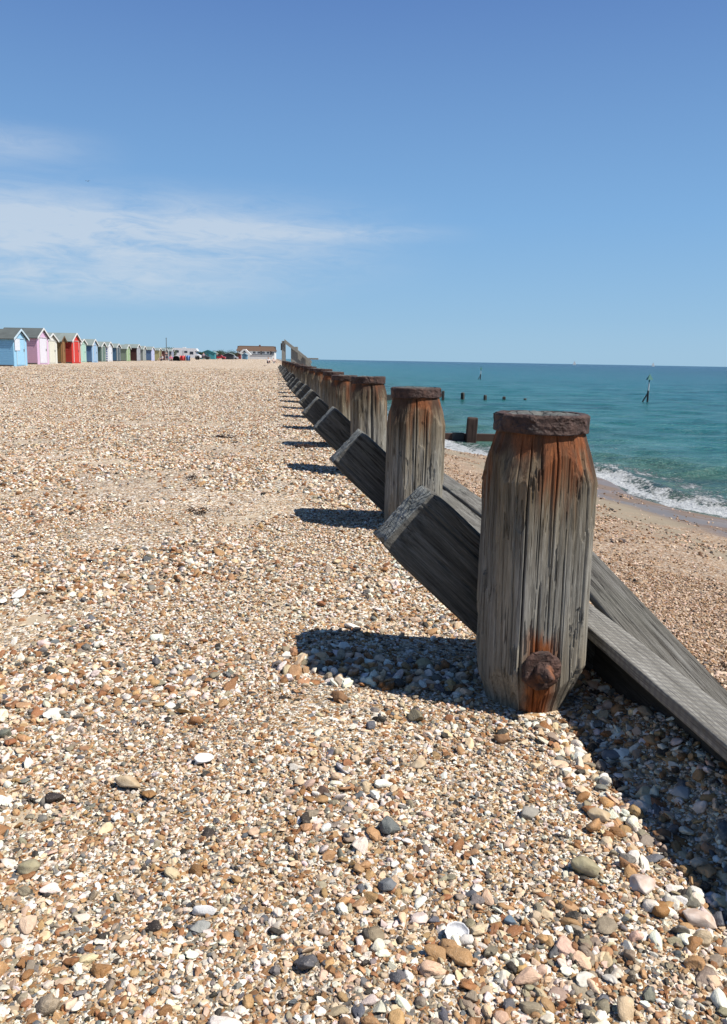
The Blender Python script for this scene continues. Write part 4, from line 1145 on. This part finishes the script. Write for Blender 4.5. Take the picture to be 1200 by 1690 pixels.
# ------------------------------------------------------------------ single stones and shells one can point at
def ico_stone(seed, sx, sy, sz, mat, amp=.42, cuts=5):
    import bmesh
    bm = bmesh.new(); bmesh.ops.create_icosphere(bm, subdivisions=4, radius=.5)
    rr_ = random.Random(seed)
    cs = [(Vector((rr_.gauss(0, 1), rr_.gauss(0, 1), rr_.gauss(0, 1))).normalized(), rr_.uniform(.27, .42)) for _ in range(cuts)]
    for v in bm.verts:
        nz = mnoise.noise_vector(v.co * 1.6 + Vector((seed * 3.1, 0, 0))); v.co += nz * amp * .5
        for c, d in cs:
            q = v.co.dot(c) - d
            if q > 0: v.co -= c * q * .85
        v.co = Vector((v.co.x * sx, v.co.y * sy, v.co.z * sz))
    me = bpy.data.meshes.new('stone'); bm.to_mesh(me); bm.free()
    for p in me.polygons: p.use_smooth = True
    me.materials.append(mat); return me
W = stone_mat('white_stone', (.72, .71, .69), (.86, .85, .82)); GRY = stone_mat('blue_grey_stone', (.15, .16, .17), (.24, .245, .245))
TAN = stone_mat('tan_flint', (.50, .36, .20), (.68, .56, .40), scale=14); OLV = stone_mat('olive_flint', (.30, .26, .15), (.50, .44, .29), scale=16)
PINKW = stone_mat('pinkish_white_flint', (.55, .38, .28), (.82, .74, .66), scale=14); BRN = stone_mat('brown_flint', (.20, .10, .045), (.36, .21, .11), scale=18)
SLATE = stone_mat('slate_blue_stone', (.12, .17, .22), (.2, .26, .31))
stones = [(335, 1250, 34, .7, W, 'egg shaped white pebble left of centre below the post shadow'),
          (638, 1457, 36, .85, GRY, 'rounded blue grey pebble, lower centre'),
          (208, 1290, 48, .55, TAN, 'large flat tan flint, lower left'),
          (50, 1428, 36, .8, OLV, 'upright olive flint with pale neighbour, lower left edge'),
          (332, 1522, 32, .8, stone_mat('pale_grey_stone', (.34, .34, .31), (.46, .45, .40)), 'round pale grey pebble near the bottom, left of centre'),
          (336, 1497, 36, .45, W, 'long slim white pebble above the round pale grey one'),
          (873, 1338, 34, .75, stone_mat('grey_brown_stone', (.30, .28, .24), (.42, .39, .33)), 'oval grey brown pebble, lower right'),
          (1061, 1455, 42, 1.1, PINKW, 'large pinkish white nodule, right of the bottom'),
          (1155, 1512, 48, .8, PINKW, 'large pale nodule by the bottom right edge of the shade'),
          (967, 1430, 50, .7, OLV, 'angular olive flint slab, lower right'),
          (988, 1343, 38, .7, TAN, 'smooth peach coloured pebble beside the edge of the shade'),
          (830, 1217, 34, .75, BRN, 'brown rounded pebble just below the foreground post'),
          (535, 1300, 22, .9, stone_mat('dark_brown_stone', (.09, .055, .04), (.17, .11, .08)), 'small round dark brown pebble in the middle of the shingle'),
          (843, 1512, 20, 1.0, SLATE, 'small slate blue pebble near the bottom right'),
          (690, 1258, 30, .8, TAN, 'tan angular flint below the post shadow'),
          (560, 1150, 36, .5, BRN, 'brown stone lying in the shadow of the foreground post'),
          (700, 1095, 34, .6, OLV, 'broad olive stone in the post shadow close to the post'),
          (1010, 1245, 34, .8, GRY, 'grey stone in the shade of the right hand boards'),
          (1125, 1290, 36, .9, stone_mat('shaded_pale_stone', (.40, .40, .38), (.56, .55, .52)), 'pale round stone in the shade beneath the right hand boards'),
          (1095, 1375, 30, .8, BRN, 'brown stone in the shade near the right edge')]
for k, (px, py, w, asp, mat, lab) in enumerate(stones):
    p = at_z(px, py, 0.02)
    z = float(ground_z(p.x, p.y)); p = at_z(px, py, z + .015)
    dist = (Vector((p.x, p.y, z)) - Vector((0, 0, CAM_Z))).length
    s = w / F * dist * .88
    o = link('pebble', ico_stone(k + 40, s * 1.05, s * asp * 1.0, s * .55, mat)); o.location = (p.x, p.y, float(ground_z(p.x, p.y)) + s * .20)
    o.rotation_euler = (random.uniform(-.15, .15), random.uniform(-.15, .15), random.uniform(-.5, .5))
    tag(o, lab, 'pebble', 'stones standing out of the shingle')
# slipper / limpet shells
def shell(px, py, w, lab, tilt, col=(.80, .79, .78), inner=(.30, .28, .33)):
    p = at_z(px, py, .02); z = float(ground_z(p.x, p.y)); dist = (Vector((p.x, p.y, z)) - Vector((0, 0, CAM_Z))).length; s = w / F * dist / 2
    V = []; Fc = []; nu, nv = 36, 9
    for j in range(nv + 1):
        f = j / nv
        for i in range(nu):
            a = 2 * math.pi * i / nu; rr_ = s * (f ** .6) * (1 + .04 * math.sin(a * 9) * f); 
            V.append((rr_ * math.cos(a) * 1.12 + s * .25 * (1 - f), rr_ * math.sin(a) * .85, -s * .42 * (1 - f ** 2.2)))
    for j in range(nv):
        for i in range(nu): Fc.append((j*nu+i, j*nu+(i+1) % nu, (j+1)*nu+(i+1) % nu, (j+1)*nu+i))
    o = link('shell', mesh_np('shell', np.array(V), Fc, stone_mat('shell_%d' % px, inner, col, .25, 20)))
    o.modifiers.new('t', 'SOLIDIFY').thickness = .0015
    o.location = (p.x, p.y, z + s * .55); o.rotation_euler = tilt
    tag(o, lab, 'shell', 'sea shells lying open on the shingle')
shell(755, 1532, 34, 'open white shell near the bottom, right of centre', (R(38), R(8), .3), (.84, .84, .84), (.66, .66, .68))
shell(566, 1268, 26, 'open shell with dark inside, in the middle of the shingle', (R(35), R(-10), 2.2), (.62, .60, .60), (.16, .16, .20))
# seaweed scraps
def weed(px, py, w, lab, seed):
    p = at_z(px, py, .08); z = float(ground_z(p.x, p.y)); p = at_z(px, py, z + .01); dist = (Vector(p) - Vector((0, 0, CAM_Z))).length; s = w / F * dist
    rr_ = random.Random(seed); m = MB()
    for q in range(26):
        a = rr_.uniform(0, 6.28); x, y = rr_.gauss(0, s * .2), rr_.gauss(0, s * .07); pz = rr_.uniform(.01, .035); prev = (x, y, pz)
        for j in range(4):
            a += rr_.uniform(-.7, .7); nx = (prev[0] + math.cos(a) * s * .10, prev[1] + math.sin(a) * s * .06, max(.004, prev[2] + rr_.uniform(-.012, .012)))
            m.tube(prev, nx, s * .022, s * .016, 5); prev = nx
    o = m.build('seaweed', plain('dry_seaweed', (.055, .026, .016), .6), smooth=True); o.location = (p.x, p.y, float(ground_z(p.x, p.y)) + .004)
    tag(o, lab, 'seaweed', 'scraps of dried seaweed on the shingle')
weed(365, 722, 26, 'dark scrap of dried seaweed on the upper beach', 1)
weed(328, 848, 30, 'brown clump of dried seaweed left of the second post shadow', 2)
weed(316, 792, 20, 'thin scrap of seaweed between the two larger clumps', 3)
weed(437, 604, 5, 'tiny far scrap of seaweed close to the groyne row', 4)
weed(1195, 1090, 16, 'small dark weed scrap at the right edge beyond the boards', 5)
weed(500, 738, 34, 'dark stick of weed beside the fourth post', 6)

# ------------------------------------------------------------------ light
SUN_EL, SUN_AZ = R(54.5), R(-20.5)       # direction in the XY plane measured from +X
sd = Vector((math.cos(SUN_EL) * math.cos(SUN_AZ), math.cos(SUN_EL) * math.sin(SUN_AZ), math.sin(SUN_EL)))
sl = bpy.data.lights.new('sun', 'SUN'); sl.energy = 5.0; sl.angle = R(.5); sl.color = (1, .955, .89)
so = bpy.data.objects.new('sun', sl); COL.objects.link(so); so.rotation_euler = sd.to_track_quat('Z', 'Y').to_euler(); so.location = (20, -10, 30)

world = bpy.data.worlds.new('World'); S.world = world; world.use_nodes = True
nt = world.node_tree; nt.nodes.clear(); N = NT(nt)
out = N.n('ShaderNodeOutputWorld'); bg = N.n('ShaderNodeBackground'); bg.inputs[1].default_value = .070
sky = N.n('ShaderNodeTexSky', sky_type='NISHITA'); sky.sun_disc = False
sky.sun_elevation = SUN_EL; sky.sun_rotation = R(90) - SUN_AZ
sky.air_density = 1.0; sky.dust_density = .6; sky.ozone_density = 2.6; sky.altitude = 0
co = N.n('ShaderNodeTexCoord').outputs['Generated']
sp = N.n('ShaderNodeSeparateXYZ'); N.l(co, sp.inputs[0])
az = N.math('ARCTAN2', sp.outputs[0], sp.outputs[1]); el = N.math('ARCSINE', sp.outputs[2])
cv = N.n('ShaderNodeCombineXYZ'); N.l(az, cv.inputs[0]); N.l(N.math('ADD', el, N.math('MULTIPLY', az, .02)), cv.inputs[1])
n1 = N.noise(N.map(cv.outputs[0], (4, 17, 1), loc=(.7, .3, 0)), 1.0, 7, .58, .5)
n2 = N.noise(N.map(cv.outputs[0], (16, 75, 1)), 1.0, 8, .68, 1.2)
nn = N.math('ADD', N.math('MULTIPLY', n1, .6), N.math('MULTIPLY', n2, .4))
def streak(e0, w, a0, a1, k):
    d = N.math('ABSOLUTE', N.math('SUBTRACT', el, R(e0)))
    m = N.mr(d, 0, R(w), 1, 0)
    return N.math('MULTIPLY', N.math('MULTIPLY', m, N.mr(az, R(a0), R(a1), 1, 0)), k)
M = streak(7.9, 4.4, -16, 7, 1.35)
M = N.math('ADD', M, streak(12.9, 1.9, -25, -15, .6))
M = N.math('ADD', M, streak(4.6, 1.8, -21, 0, .85))
M = N.math('ADD', M, streak(8.7, .9, 0, 9, .5))
cl = N.math('MULTIPLY', M, N.mr(nn, .28, .64), clamp=True)
K = .070
blue = N.ramp(N.math('DIVIDE', el, R(60), clamp=True), [(0, (.235, .395, .540)), (.05, (.195, .355, .530)), (.16, (.145, .300, .520)), (.38, (.078, .168, .385)), (1, (.030, .080, .22))])
bs = N.n('ShaderNodeVectorMath', operation='SCALE'); N.l(blue, bs.inputs[0]); bs.inputs[3].default_value = 1 / K
base = N.mix(.85, sky.outputs[0], bs.outputs[0])
ccol = N.mix(N.math('MULTIPLY', cl, .66), base, (.45 / K, .495 / K, .545 / K))
N.l(ccol, bg.inputs[0]); N.l(bg.outputs[0], out.inputs[0])

# ------------------------------------------------------------------ render settings
S.render.engine = 'CYCLES'
S.view_settings.view_transform = 'Standard'; S.view_settings.look = 'None'
S.view_settings.exposure = 0.55; S.view_settings.gamma = 1.0
S.cycles.max_bounces = 5; S.cycles.diffuse_bounces = 1; S.cycles.glossy_bounces = 2
S.render.resolution_x = 727; S.render.resolution_y = 1024
